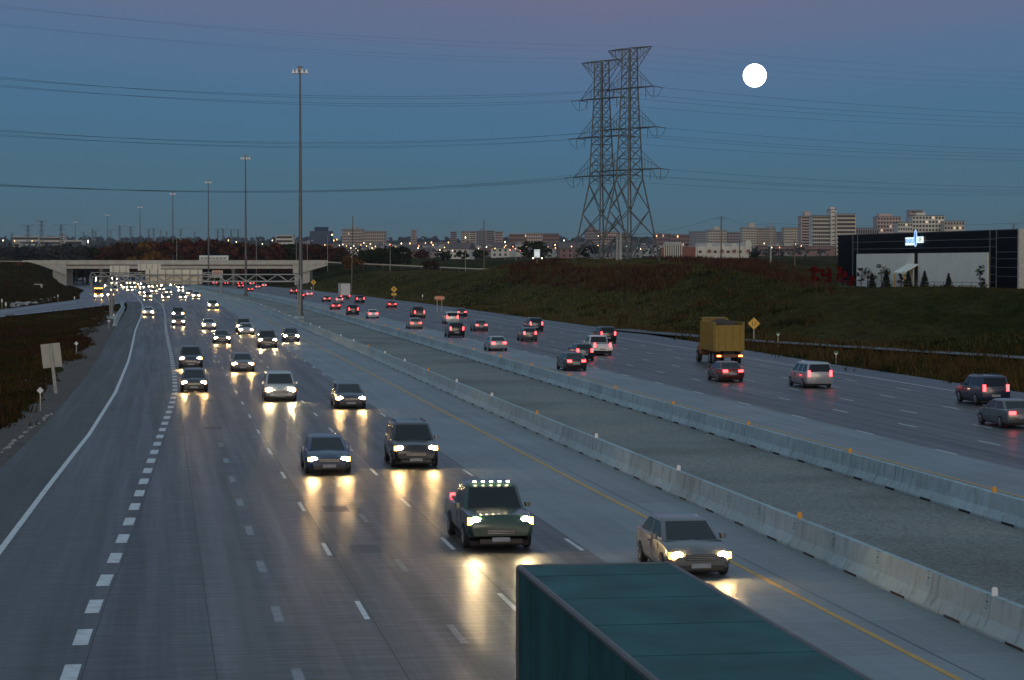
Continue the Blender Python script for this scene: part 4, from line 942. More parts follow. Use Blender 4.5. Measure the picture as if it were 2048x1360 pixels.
def merge_face(tab):
    def f(r, g):
        z = r['zc'] - g; a = diamond(r, z, .72, 'sign_yellow'); k = MB(); k.box(-.07, .07, -.075, -.061, z - .38, z + .15)
        k.add([(x, y, z + q) for y in (-.075, -.061) for x, q in ((-.22, .10), (.22, .10), (0, .42))], [(0, 1, 2), (5, 4, 3), (0, 1, 4, 3), (1, 2, 5, 4), (2, 0, 3, 5)]); k.build('arrow_symbol', M['sign_black'], a)
        if tab: MB().box(-.55, .55, -.06, -.03, z - 1.35, z - .85).build('tab_plate', M['sign_yellow'], r)
    return f
for px, py, Y, tab, lab in ((788, 578.5, 500, True, 'yellow diamond sign with a small yellow tab plate below it'), (627, 564.5, 585, False, 'small yellow diamond sign just right of the gantry leg')):
    x = at(px, Y); g = gh(x, Y); r = empty('warning_sign', (x, Y, g)); tag(r, lab, 'road sign', 'yellow diamond warning signs'); r['zc'] = hz(py, Y)
    MB().box(-.05, .05, -.03, .03, -.3, r['zc'] - g).build('post', M['galvanised'], r); merge_face(tab)(r, g); del r['zc']
def orange_face(w, h, lines, zc):
    def f(r, g):
        z = zc - g; a = MB().box(-w / 2, w / 2, -.07, -.04, z - h / 2, z + h / 2).build('sign_face', M['sign_orange'], r)
        for i, t in enumerate(lines):
            o = link('lettering', text_mesh(t, .5, M['sign_white'], .005), a); o.location = (0, -.078, z + (len(lines) / 2 - .5 - i) * .55); o.rotation_euler = (PI / 2, 0, 0)
    return f
z_ = hz(596, 400); post_sign('work_sign', 879, 400, z_, 'orange rectangular sign with pale lettering on two posts at the foot of the bank', 'road sign', orange_face(1.5, .72, ['DETOUR'], z_), posts=(-.4, .4))
z_ = hz(548, 700); post_sign('work_sign', 435, 700, z_, 'pale orange work sign in the median in front of the bridge', 'road sign', lambda r, g: (MB().box(-1.6, 1.6, -.07, -.03, z_ - g - 1.05, z_ - g + 1.05).build('sign_face', M['sign_back'], r), MB().box(-1.35, 1.35, -.085, -.071, z_ - g - .3, z_ - g + .85).build('orange_panel', M['sign_orange'], r)), posts=(-.8, .8))
def delin(px, py, pyb, lab, face, grp):
    X, Y = un(px, pyb, -.1); g = gh(X, Y); z = hz(py, Y) - g; r = empty('delineator', (X, Y, g)); tag(r, lab, 'marker post', grp)
    MB().box(-.035, .035, -.02, .02, -.3, z).build('post', M['galvanised'], r)
    if face == 'back': diamond(r, z, .20, 'sign_white')
    elif face == 'chevron':
        MB().prism([(-.17, z + .14), (.17, z + .14), (.17, z), (0, z - .02), (-.17, z)], -.05, -.03).build('green_cap', M['sign_green'], r)
        MB().prism([(-.17, z - .005), (0, z - .025), (.17, z - .005), (0, z - .22)], -.05, -.03).build('white_face', M['reflector_white'], r)
    else: MB().box(-.12, .12, -.05, -.03, z - .45, z + .1).build('sign_face', M['reflector_white'], r)
G_D = 'marker posts along the left verge'
delin(81, 781, 824, 'thin post with a pale diamond back, nearest on the left verge', 'back', G_D)
delin(153, 687, 714, 'thin post with a pale diamond back right of the large sign back', 'back', G_D)
delin(218, 642, 658, 'short post with a pale diamond back below the gore barrier', 'back', G_D)
delin(228, 630, 646, 'short post with a pale plate beside the gore barrier', 'back', G_D)
delin(4, 599, 626, 'white marker plate on a post at the left edge of the picture by the ramp', 'plate', G_D)
delin(12, 606, 634, 'grey marker plate on a post just right of another one by the ramp', 'plate', G_D)
delin(116, 590, 604, 'white marker plate on the far side of the ramp', 'plate', G_D)
delin(149, 594, 602, 'small marker post on the far side of the ramp nearest the tow truck', 'plate', G_D)
delin(1556, 668, 697, 'green and white marker post right of the lane ends sign', 'chevron', 'green and white marker posts')
delin(1672, 706, 728, 'green and white marker post standing in the grass wedge', 'chevron', 'green and white marker posts')
delin(845, 590, 602, 'small pale marker post at the foot of the bank left of the orange sign', 'plate', 'marker posts on the right verge')
delin(623, 575, 584, 'tiny marker post below the small yellow diamond sign', 'plate', 'marker posts on the right verge')
def big_back():
    X, Y = un(112, 788, -.1); g = gh(X, Y); r = empty('road_sign', (X, Y, g)); tag(r, 'large plain sign seen from the back on a leaning post, left verge', 'road sign')
    r.rotation_euler = (0, math.radians(-6), math.radians(8)); s = Y / F
    z1, z0 = (788 - 686) * s, (788 - 734) * s
    MB().tube((0, 0, -.4), (0, 0, z1), .13, .10, 8).build('post', M['concrete_pole'], r)
    p = MB().box(-.64, .60, .12, .15, z0, z1).build('sign_panel', M['sign_grey'], r)
    MB().box(-.035, .035, .10, .125, z0, z1).build('panel_joint', M['sign_rib'], p)
    for z in (z0 + .25, z1 - .25): MB().box(-.62, .58, .085, .12, z - .03, z + .03).build('panel_brace', M['sign_grey'], p)
big_back()
# gore barrier between ramp and motorway
gb = MB(); pts = [un(229, 652), un(236, 636), un(243, 624), un(247, 615), un(243, 609)]
for a, b in zip(pts, pts[1:]):
    d = Vector((b[0] - a[0], b[1] - a[1], 0)).normalized(); n = Vector((-d.y, d.x, 0))
    gb.loft([[Vector((p[0], p[1], z)) + n * x for x, z in prof] for p in (a, b)])
tag(gb.build('gore_barrier', M['barrier_concrete']), 'curved grey concrete barrier at the tip of the ramp gore', 'barrier')
X, Y = un(225, 636); r = empty('gore_post', (X, Y, 0)); tag(r, 'upright grey post with a plate behind the gore barrier', 'post'); MB().tube((0, 0, -.3), (0, 0, 3.0), .16, n=8).build('post', M['concrete_pole'], r); MB().box(-.35, .35, -.2, -.17, 1.9, 3.0).build('plate', M['sign_rib'], r)

# ------------------------------------------------------------------ pylons and wires
def pylon():
    r = empty('transmission_pylon'); leg = MB(); br = MB()
    W = [(0, 5.6), (21.4, 2.4), (44.5, 1.5), (54.6, 1.36)]
    hw = lambda z: float(np.interp(z, [a for a, b in W], [b for a, b in W]))
    C = lambda z: [Vector((sx * hw(z), sy * hw(z), z)) for sx, sy in ((-1, -1), (1, -1), (1, 1), (-1, 1))]
    zs = [0, 6.2, 13.2, 21.4, 23.6, 26.4, 29.2, 32.0, 34.2, 36.8, 39.4, 42.0, 44.5, 47, 49.5, 52.0, 54.6]
    for q in range(4): MB().path([C(z)[q] for z in zs], .20, 5).build('tower_leg', M['lattice_steel'], r)
    for k, (a, b) in enumerate(zip(zs, zs[1:])):
        A, B = C(a), C(b)
        for q in range(4):
            p = (q + 1) % 4; rr = .13 if a < 21 else .085
            if a < 13:
                mid = (B[q] + B[p]) / 2 if k == 0 else None
                if k == 0:
                    top = (C(b)[q] + C(b)[p]) / 2
                    br.tube(A[q], top, rr); br.tube(A[p], top, rr); br.tube(B[q], B[p], rr * .8)
                    for e in (A[q], A[p]):
                        m2 = (e + top) / 2; l2 = C((a + b) / 2)[q if e is A[q] else p]; br.tube(m2, l2, rr * .6); br.tube(l2, top, rr * .6)
                else: br.tube(A[q], B[p], rr); br.tube(A[p], B[q], rr)
            else:
                br.tube(A[q], B[p], rr); br.tube(A[p], B[q], rr)
            if a >= 21: br.tube(B[q], B[p], rr * .8)
        if a in (21.4, 32.0, 44.5): br.tube(A[0], A[2], .06); br.tube(A[1], A[3], .06)
    br.build('bracing', M['lattice_steel'], r)
    for z, al in ((23.6, 12.0), (34.2, 10.6), (44.5, 9.4)):
        for s in (-1, 1):
            arm = MB(); h = hw(z); tip = Vector((s * al, 0, z)); roots = [Vector((s * h, y, z)) for y in (-h, h)]; tops = [Vector((s * hw(z + 5), y, z + 5.0)) for y in (-hw(z + 5), hw(z + 5))]
            for q in range(2): arm.tube(roots[q], tip, .11); arm.tube(tops[q], tip + Vector((-s * .6, 0, .1)), .07)
            for k in range(1, 6):
                f, f2 = k / 6, (k + 1) / 6; a, b = roots[0].lerp(tip, f), roots[1].lerp(tip, f); arm.tube(a, b, .05); 
                if k < 5: arm.tube(a, roots[1].lerp(tip, f2), .045); arm.tube(b, roots[0].lerp(tip, f2), .045)
                t0, t1 = tops[0].lerp(tip, f), tops[1].lerp(tip, f)
                if k < 4: arm.tube(a, t0, .05); arm.tube(b, t1, .05)
            arm.build('cross_arm', M['lattice_steel'], r)
            for x in (al - .1, al * .66):
                i = MB(); n = 9
                for k in range(n): i.tube((s * x, 0, z - .25 - k * .27), (s * x, 0, z - .42 - k * .27), .13, .05, 6)
                i.tube((s * x, 0, z), (s * x, 0, z - 2.9), .04, n=4); i.build('insulator', M['insulator'], r)
            for y in (-1, 1):
                i = MB(); n = 10; e = Vector((s * (al - .1), y * 3.0, z - .3)); b = Vector((s * (al - .1), 0, z))
                for k in range(n): i.tube(b.lerp(e, (k + .2) / n), b.lerp(e, (k + .7) / n), .13, .06, 6)
                i.tube(b, e, .04, n=4); i.build('strain_insulator', M['insulator'], r)
            j = MB(); j.path([(s * (al - .1), -3.0 + k * .6, z - .3 - 2.6 * (1 - ((k - 5) / 5) ** 2)) for k in range(11)], .05, 4); j.build('jumper_cable', M['wire'], r)
    for s in (-1, 1):
        t = MB(); z = 54.6; h = hw(z); tip = Vector((s * 8.4, 0, z))
        for y in (-h, h):
            root = Vector((s * h, y, z)); low = Vector((s * hw(49.5), y * hw(49.5) / h, 49.5)); t.tube(root, tip, .11); t.tube(low, tip, .09)
            for k in range(1, 4): f = k / 4.5; t.tube(root.lerp(tip, f), low.lerp(tip, f), .05); t.tube(root.lerp(tip, f), low.lerp(tip, min(1, f + .22)), .045)
        for k in range(1, 5): f = k / 5.5; t.tube(Vector((s * h, -h, z)).lerp(tip, f), Vector((s * h, h, z)).lerp(tip, f), .05)
        t.build('earth_wire_arm', M['lattice_steel'], r)
    for sx in (-1, 1):
        for sy in (-1, 1): MB().box(sx * 5.6 - .5, sx * 5.6 + .5, sy * 5.6 - .5, sy * 5.6 + .5, -1.5, .1).build('footing', M['barrier_concrete'], r)
    return r
DA = math.atan2(-.78, .62)          # direction of the cross arms on the ground
PY = []
p0 = pylon()
for k, (px, Y, lab) in enumerate(((1258.5, 592, 'nearer and taller looking lattice pylon, the right one of the close pair'), (1203, 626, 'lattice pylon standing behind and left of its nearer twin'))):
    o = p0 if k == 0 else copy_tree(p0); X = at(px, Y); g = gh(X, Y); o.location = (X, Y, g); o.rotation_euler = (0, 0, DA); tag(o, lab, 'pylon', 'the close pair of power pylons'); PY.append((X, Y, g))
def wires():
    left = Vector((-.68, -.73, 0)); right = Vector((.86, .51, 0)); ca = Vector((math.cos(DA), math.sin(DA), 0))
    for k, (X, Y, g) in enumerate(PY):
        who = 'nearer' if k == 0 else 'farther'
        for z, nm in ((23.4, 'lowest'), (34.0, 'middle'), (44.3, 'upper'), (54.6, 'topmost')):
            for s in (-1, 1):
                a = {23.4: 11.9, 34.0: 10.5, 44.3: 9.3, 54.6: 8.4}[z] * s; base = Vector((X, Y, g + z)) + ca * a
                for d, dn, rise, sag in ((left, 'left', 0, (8.8 if k == 0 else 7.6) if z < 50 else 5.0), (right, 'right', 7.0, 5.5 if z < 50 else 4.0)):
                    L_ = 330.0; n = 44; end = Vector((X, Y, g + z + rise)) + d * L_ + Vector((-d.y, d.x, 0)) * (-a if dn == 'right' else -a)
                    pts = []
                    for i in range(n + 1):
                        t = i / n; p = base.lerp(end, t); p.z -= 4 * sag * t * (1 - t); pts.append(p)
                    rad = .034 if z < 50 else .016
                    o = MB().path(pts, rad, 4).build('power_line', M['wire'])
                    tag(o, '%s power line running %s from the %s end of the %s pylon' % (nm + ('' if z < 50 else ' thin'), dn, 'outer' if s > 0 else 'inner', who), 'power line', 'wires hung on the pylon pair')
wires()
def far_pylon():
    r = empty('distant_pylon'); m = MB()
    hw = lambda z: float(np.interp(z, [0, 18, 40], [4.2, 1.6, .8]))
    for sx in (-1, 1):
        for sy in (-1, 1): m.path([(sx * hw(z), sy * hw(z), z) for z in (0, 18, 40)], .22, 4)
    for a, b in zip((0, 9, 18, 24, 30, 36), (9, 18, 24, 30, 36, 40)):
        for s in (-1, 1): m.tube((-hw(a), s * hw(a), a), (hw(b), s * hw(b), b), .14, n=4); m.tube((hw(a), s * hw(a), a), (-hw(b), s * hw(b), b), .14, n=4)
    m.build('tower', M['lattice_steel'], r)
    for z, w in ((40, 9.5), (33, 6.5), (26, 6.5)):
        q = MB()
        for s in (-1, 1): q.tube((0, 0, z - (3 if z > 39 else 0)), (s * w, 0, z), .2, n=4); q.tube((s * .8, 0, z + (0 if z > 39 else 2.4)), (s * w, 0, z), .14, n=4)
        q.build('cross_arm', M['lattice_steel'], r)
    return r
fp = far_pylon(); first = True
FP = [(57, 450, 2300), (123, 449, 2300), (84, 441, 2900), (186, 458, 3300), (192, 462, 3600), (168, 464, 3500), (222, 459, 3800), (240, 452, 3600), (262, 453, 3700), (298, 458, 4200), (308, 456, 4300), (322, 460, 4400), (334, 462, 4500), (362, 457, 3900), (436, 458, 3500), (447, 457, 3500), (463, 459, 3500), (477, 459, 3500), (390, 464, 4500), (1843, 450, 2800), (2026, 448, 3000), (25, 466, 3000)]
for px, py, Y in FP:
    o = fp if first else copy_tree(fp); X = at(px, Y); g = gh(X, Y); sc = max(.55, (hz(py, Y) - g) / 40); o.location = (X, Y, g); o.scale = (sc, sc, sc); o.rotation_euler = (0, 0, random.uniform(-.5, .5))
    tag(o, 'faint steel pylon of the far power corridor on the left skyline' if px < 600 else ('faint pylon top over the roof of the black building' if px < 2000 else 'faint pylon top over the right end of the black building'), 'pylon', 'far pylons on the skyline' if px < 600 else 'pylons behind the black building'); first = False

# ------------------------------------------------------------------ poles
def wood_pole(px, yt, Y, lab, lean=0., arm=True, mat='wood_pole', rad=.17, dark=False):
    X = at(px, Y); g = gh(X, Y); H_ = hz(yt, Y) - g; r = empty('utility_pole', (X, Y, g)); tag(r, lab, 'utility pole', 'utility poles across the field'); r.rotation_euler = (0, lean, 0)
    MB().tube((0, 0, -1), (0, 0, H_), rad * 1.2, rad * .75, 8).build('pole', M[mat], r)
    if arm:
        MB().box(-1.1, 1.1, -.06, .06, H_ - .9, H_ - .76).build('crossarm', M['wood_pole'], r)
        for k in (-1, 0, 1): MB().tube((k, 0, H_ - .76), (k, 0, H_ - .5), .06, .04, 6).build('insulator', M['insulator'], r)
    return (X, Y, g + H_)
P = {}
P[1] = wood_pole(703, 432, 720, 'leaning wooden utility pole right of the tallest light mast', .02, False)
P[2] = wood_pole(968, 439, 700, 'dark thin utility pole standing alone in the middle of the field', 0, False)
P[3] = wood_pole(1442, 432, 640, 'tall wooden utility pole right of the close pylon pair', 0, True, 'wood_pole', .2)
P[4] = wood_pole(1541, 447, 560, 'pale utility pole left of the tall apartment tower', 0, True, 'concrete_pole', .2)
P[5] = wood_pole(1589, 481, 520, 'short dark utility pole just left of the red shrubs', 0, False)
P[6] = wood_pole(1479, 478, 640, 'short dark pole in front of the white town houses', 0, False)
P[7] = wood_pole(1394, 482, 660, 'short pale pole left of the tall wooden utility pole', 0, False, 'concrete_pole', .14)
P[8] = wood_pole(1241, 465, 575, 'pale thick pole at the foot of the nearer pylon', 0, True, 'concrete_pole', .38)
P[9] = wood_pole(1234, 470, 577, 'pale thick pole beside another one among the pylon legs', .01, False, 'concrete_pole', .32)
def service_wire(a, b, sag, lab):
    a, b = Vector(a), Vector(b); pts = [a.lerp(b, t) - Vector((0, 0, 4 * sag * t * (1 - t))) for t in np.linspace(0, 1, 14)]
    tag(MB().path(pts, .03, 4).build('service_wire', M['wire']), lab, 'wire', 'wires between the utility poles')
service_wire(P[3], P[4], 1.0, 'thin wire from the tall wooden pole to the pale pole beside it')
service_wire(P[4], (at(2300, 500), 500, P[4][2] + 1), 1.5, 'thin wire running right from the pale utility pole')
service_wire(P[3], (at(1268, 640), 660, P[3][2] - 5), 1.0, 'thin wire running left from the tall wooden pole')
def light_pole(px, yt, yb, Y, lab, lit=None, side=1):
    X = at(px, Y); g = gh(X, Y); H_ = hz(yt, Y) - g; r = empty('street_lamp', (X, Y, g)); tag(r, lab, 'street lamp', 'slim street lamps beyond the motorway')
    MB().tube((0, 0, -.5), (0, 0, H_), .13, .07, 7).tube((0, 0, H_), (side * 1.6, 0, H_ + .25), .05, .04, 6).build('pole', M['concrete_pole'], r)
    MB().loft([plan(side * 1.9 - .35, side * 1.9 + .35, .16, H_ + .16, .08), plan(side * 1.9 - .25, side * 1.9 + .25, .12, H_ + .3, .06)]).build('lamp_head', M['lamp_housing'], r)
    if lit: MB().ball((side * 1.9, 0, H_ + .08), .32, 8, 5).build('lit_bulb', M[lit], r)
light_pole(513, 481, 520, 940, 'slim lamp post above the bridge right of the second light mast')
light_pole(354, 474, 521, 940, 'slim pale lamp post close beside the light mast beyond the bridge')
light_pole(615, 482, 541, 890, 'slim lamp post right of the tallest light mast')
light_pole(655.5, 470, 528, 960, 'lit lamp post in front of the navy office block', 'lamp_warm')
light_pole(780.5, 494, 530, 900, 'slim lamp post between the dark green trees')
light_pole(931, 503, 528, 850, 'slim lamp post in the field left of the lone dark pole')
light_pole(1032, 506, 532, 800, 'slim lamp post left of the lit billboard')
light_pole(593, 480, 520, 930, 'lit lamp seen just left of the tallest light mast', 'lamp_warm', 1)
def billboard():
    Y = 560; X = at(1074, Y); g = gh(X, Y); r = empty('billboard', (X, Y, g)); tag(r, 'small lit white billboard on a post with two bright lamps below it', 'billboard')
    z0, z1 = hz(516, Y) - g, hz(498, Y) - g
    MB().box(-.14, .14, -.1, .1, -.4, z0).build('post', M['wood_pole'], r); MB().box(-.9, .9, -.15, .15, z0, z1).build('frame', M['sign_black'], r)
    f = MB().box(-.66, .66, -.2, -.155, z0 + .15, z1 - .15).build('lit_panel', M['billboard_glow'], r); MB().box(-.5, .45, -.215, -.202, z1 - .55, z1 - .42).box(-.5, .1, -.215, -.202, z0 + .35, z0 + .45).build('panel_print', M['sign_rib'], f)
    for x in (-.95, 1.2): MB().box(min(0, x), max(0, x), -.12, -.06, z0 - .15, z0 - .05).build('lamp_bracket', M['sign_black'], r); MB().ball((x, -.25, z0 - .05), .16, 8, 5).build('lamp', M['lamp_white'], r)
billboard()

# ------------------------------------------------------------------ black glass building
def black_building():
    A = Vector((65.2, 460, 0)); B = Vector((84.6, 383, 0)); d = (B - A).normalized(); Ln = (B - A).length; zb = 4.2
    ang = math.atan2(d.y, d.x); r = empty('office_building', (A.x, A.y, zb), ang); tag(r, 'low black glass building with pale wall panels and a lit blue sign', 'office building')
    # local: x along the front, -y outward to the motorway
    def u(px):
        q = (px - 1024) / F; return (A.y * q - A.x) / (d.x - d.y * q)
    Hh = 10.0
    MB().box(0, Ln, .02, 45, -1, Hh).build('core', M['black'], r)
    MB().box(0, Ln, -.06, .0, 0, Hh).build('glass_front', M['black_glass'], r)
    x1, x2, x3, x4 = u(1716), u(1829), u(1839), u(1978)
    for a, b in ((x1, x2), (x3, x4)): MB().box(a, b, -.35, -.08, -.6, 6.25).build('wall_panel', M['precast'], r)
    w = MB()
    for z in (7.2, 8.55): w.box(u(1706), u(1993), -.10, -.06, z - .03, z + .03)
    for z in (2.2, 3.7, 5.15, 6.3, 8.7): w.box(u(1993), Ln, -.10, -.062, z - .03, z + .03)
    for z in (1.2, 2.5, 3.9, 5.3): w.box(x4 + .05, u(1993), -.10, -.063, z - .025, z + .025)
    for px in (1706, 1715.5, 1980, 1993): w.box(u(px) - .09, u(px) + .09, -.12, -.064, 0, Hh)
    for px in (1835,): w.box(u(px) - .04, u(px) + .04, -.10, -.061, 2.6, 6.2)
    w.build('mullions', M['mullion'], r)
    MB().box(Ln - .02, Ln + .5, -.5, 46, -1, Hh + .15).build('end_wall', M['pale_panel'], r)
    MB().box(0, Ln, .02, 45, Hh, Hh + .12).box(-.05, Ln, -.12, .02, Hh - .02, Hh + .1).build('roof', M['roof_tar'], r)
    cx = (x2 + x3) / 2
    dr = MB().box(x2 + .4, x3 - .4, -.16, -.07, 0, 2.3).build('door', M['black_glass'], r); MB().box(cx - .05, cx + .05, -.20, -.165, 0, 2.3).build('door_frame', M['mullion'], dr)
    MB().add([(x2 - 2.6, -3.2, 2.55), (x3 + .2, -3.2, 2.55), (x3 + .2, -.36, 4.1), (x2 - 2.6, -.36, 4.1), (x2 - 2.6, -3.2, 2.75), (x3 + .2, -3.2, 2.75), (x3 + .2, -.36, 4.3), (x2 - 2.6, -.36, 4.3)], [(0, 3, 2, 1), (4, 5, 6, 7), (0, 1, 5, 4), (1, 2, 6, 5), (2, 3, 7, 6), (3, 0, 4, 7)]).build('entrance_canopy', M['precast'], r)
    for x in (x2 - 2.3, x3 - .1): MB().tube((x, -3.0, -.4), (x, -3.0, 2.55), .1, n=8).build('canopy_post', M['sign_yellow'], r)
    # lit sign
    s0, s1, s2, s3 = u(1814), u(1832), u(1838), u(1848)
    sg = MB().box(s0, s1 + .2, -.40, -.16, 7.75, 9.2).box(s2 - .2, s3, -.40, -.16, 8.15, 9.3).build('lit_sign', M['sign_glow'], r)
    MB().box(s0 + .1, s3 - .1, -.15, -.1, 8.2, 8.9).build('sign_bracket', M['black'], sg)
    t = link('sign_letters', text_mesh('KNXU', 1.0, M['sign_blue'], .03), sg); t.location = ((s0 + s1) / 2, -.44, 8.5); t.rotation_euler = (PI / 2, 0, 0); t.scale = ((s1 - s0) / 3.0, 1.15, 1)
    t = link('sign_letters', text_mesh('DT', 1.0, M['sign_rib'], .03), sg); t.location = ((s2 + s3) / 2 + .2, -.44, 8.72); t.rotation_euler = (PI / 2, 0, 0); t.scale = ((s3 - s2) / 2.2, .95, 1)
    ring_ = [(math.cos(t_) * .55 * (s2 - s1) * .62, 9.0 + math.sin(t_) * 1.4) for t_ in np.linspace(0, 2 * PI, 20, endpoint=False)]
    mx = (s1 + s2) / 2 + .2
    MB().prism([(mx + a, b) for a, b in ring_], -.58, -.45).build('sign_emblem', M['sign_blue'], sg)
    MB().path([(mx + a * 1.08, -.56, 9.0 + (b - 9.0) * 1.06) for a, b in ring_ + ring_[:1]], .10, 5).build('emblem_outline', M['sign_pale_blue'], sg)
    # front fence
    f = empty('fence', (A.x, A.y, zb), ang); tag(f, 'thin dark fence running along the front of the black building', 'fence'); m = MB()
    X0, X1 = u(1765), Ln + 4
    for z in (.35, .9, 1.4): m.tube((X0, -9, z - .2), (X1, -9, z - .2), .045, n=4)
    m.build('rails', M['lattice_steel'], f)
    for k in range(18): x = X0 + (X1 - X0) * k / 17; MB().tube((x, -9, -.6), (x, -9, 1.25), .05, n=5).build('post', M['lattice_steel'], f)
    return r, u, A, d, zb, ang
BB, bu, BA, BD, BZ, BANG = black_building()

# ------------------------------------------------------------------ trees
def leaf_mesh(name, clumps, per, size, mat, rng, flat=.0):
    """many leaf-sized faces gathered in clumps; clumps = (centre, radii)"""
    C = np.array([c for c, r in clumps]); R = np.array([r if np.ndim(r) else (r, r, r) for c, r in clumps])
    n = len(C) * per; ci = np.repeat(np.arange(len(C)), per)
    v = rng.normal(size=(n, 3)); v /= np.linalg.norm(v, axis=1)[:, None]; v *= (rng.random(n) ** .45)[:, None]
    P_ = C[ci] + v * R[ci]
    a = rng.normal(size=(n, 3)); a /= np.linalg.norm(a, axis=1)[:, None]; b = np.cross(a, rng.normal(size=(n, 3))); b /= np.linalg.norm(b, axis=1)[:, None]
    s = size * (.6 + .8 * rng.random(n))[:, None]
    V = np.stack([P_ - a * s, P_ + b * s * .7, P_ + a * s, P_ - b * s * .7], 1).reshape(-1, 3)
    return np_mesh(name, V, np.arange(4 * n).reshape(-1, 4), mat)
def tree(H_, R_, mat, seed, kind='round', leaf=.55, per=34, ncl=22):
    rng = np.random.default_rng(seed); r = empty('tree'); t = MB(); base = H_ * .22
    t.tube((0, 0, -.6), (0, 0, base), H_ * .022, H_ * .017, 7); top = Vector((rng.normal() * .05 * H_, rng.normal() * .05 * H_, H_ * .72)); t.tube((0, 0, base), top, H_ * .017, H_ * .006, 6)
    cl = []
    for k in range(ncl):
        a = rng.random() * 2 * PI; q = rng.random() ** .6; z = base + (H_ - base) * (.12 + .82 * rng.random()); rr = R_ * math.sqrt(max(.08, 1 - ((z - base) / (H_ - base) - .42) ** 2 * 2.6)) * q * .85
        c = (math.cos(a) * rr, math.sin(a) * rr, z); cl.append((c, (R_ * .30, R_ * .30, R_ * .24)))
        if k % 2 == 0: t.tube((0, 0, base + (z - base) * .45), c, H_ * .007, H_ * .003, 5)
    t.build('trunk', M['bark'], r); link('crown', leaf_mesh('crown', cl, per, leaf, mat, rng), r); return r
def conifer(H_, R_, seed):
    rng = np.random.default_rng(seed); r = empty('fir_tree'); MB().tube((0, 0, -.5), (0, 0, H_ * .96), H_ * .02, .02, 6).build('trunk', M['bark'], r); V = []; Fq = []
    for k in range(int(16 * 22)):
        z = H_ * (.06 + .92 * (k / (16 * 22)) ** 1.0); rr = R_ * (1 - z / H_) ** .85 * (.75 + .45 * rng.random()) + .06; a = rng.random() * 2 * PI; wdt = .16 + rr * .18; dr = rr * .32
        p = np.array([math.cos(a), math.sin(a), 0]); s = np.array([-math.sin(a), math.cos(a), 0]); b = len(V)
        V += [np.array([0, 0, z]) + p * rr * .12, np.array([0, 0, z - dr * .5]) + p * rr * .6 + s * wdt, np.array([0, 0, z - dr]) + p * rr, np.array([0, 0, z - dr * .6]) + p * rr * .6 - s * wdt]; Fq.append((b, b + 1, b + 2, b + 3))
    link('crown', np_mesh('crown', V, Fq, M['leaf_fir']), r); return r
def stand(o, X, Y, lab, group, cat='tree', sc=1.0, rz=None, name=None):
    o.location = (X, Y, gh(X, Y)); o.scale = (sc, sc, sc); o.rotation_euler = (0, 0, random.uniform(0, 6.28) if rz is None else rz); tag(o, lab, cat, group)
    return o
TP = {}
def get_tree(kind, variant):
    key = (kind, variant)
    if key not in TP: TP[key] = tree(9, 4.6, M['leaf_' + kind], hash(kind) % 1 + variant * 17 + len(kind)); return TP[key]
    return copy_tree(TP[key])
def wood(n, px0, px1, Y0, Y1, ytop, kinds, lab, group):
    for k in range(n):
        px = px0 + (px1 - px0) * (k + random.random()) / n; Y = random.uniform(Y0, Y1); kind = random.choices([q[0] for q in kinds], [q[1] for q in kinds])[0]
        o = get_tree(kind, random.randrange(3)); X = at(px, Y); g = gh(X, Y); yt = float(np.interp(px, *ytop)) + random.uniform(-3, 7); sc = max(.45, min(2.2, (hz(yt, Y) - g) / 9))
        stand(o, X, Y, lab[kind], group, sc=sc); o.scale = (sc * random.uniform(1.0, 1.35), sc * 1.15, sc)
wood(62, 205, 690, 945, 1120, ([200, 300, 380, 440, 490, 520, 600, 690], [497, 485, 482, 481, 490, 492, 487, 496]), [('red', 6), ('orange', 1), ('green', 1.6), ('brown', 2)],
     {'red': 'red leaved autumn tree in the wood beyond the bridge', 'orange': 'orange autumn tree in the wood beyond the bridge', 'green': 'dark green tree in the wood beyond the bridge', 'brown': 'brown autumn tree in the wood beyond the bridge'}, 'autumn trees beyond the bridge')
wood(34, -20, 200, 960, 1300, ([-20, 60, 120, 200], [496, 497, 494, 499]), [('grey', 5), ('green', 1), ('brown', 1)],
     {'grey': 'bare grey tree behind the left end of the bridge', 'green': 'dark green tree behind the left end of the bridge', 'brown': 'brown tree behind the left end of the bridge'}, 'bare trees behind the left bridge end')
wood(9, 715, 806, 930, 1010, ([715, 760, 806], [505, 494, 498]), [('green', 1)], {'green': 'dark green tree by the approach road right of the bridge'}, 'dark trees right of the bridge')
for px, yt, Y, kind, lab in ((1072, 484, 1150, 'green', 'broad dark tree behind the lit billboard'), (1176, 490, 1100, 'green', 'broad dark tree behind the left pylon legs'), (706, 512, 880, 'orange', 'small yellow orange tree by the leaning pole'), (962, 500, 1250, 'green', 'low dark tree behind the lone dark pole'), (925, 503, 1250, 'green', 'low dark tree behind the lamp post in the field'), (845, 500, 1250, 'red', 'low reddish tree at the far edge of the field'), (890, 504, 1200, 'green', 'small dark tree between two lamp posts'), (1510, 505, 900, 'green', 'dark bush right of the white town houses'), (1400, 516, 700, 'brown', 'low brown shrub near the tall utility pole'), (862, 522, 860, 'brown', 'dark shrub beside the approach road'), (37, 548, 800, 'orange', 'small orange shrub on the left embankment')):
    o = get_tree(kind, 1); X = at(px, Y); g = gh(X, Y); sc = max(.22, (hz(yt, Y) - g) / 9); stand(o, X, Y, lab, None, sc=sc); o.scale = (sc * 1.5, sc * 1.5, sc)
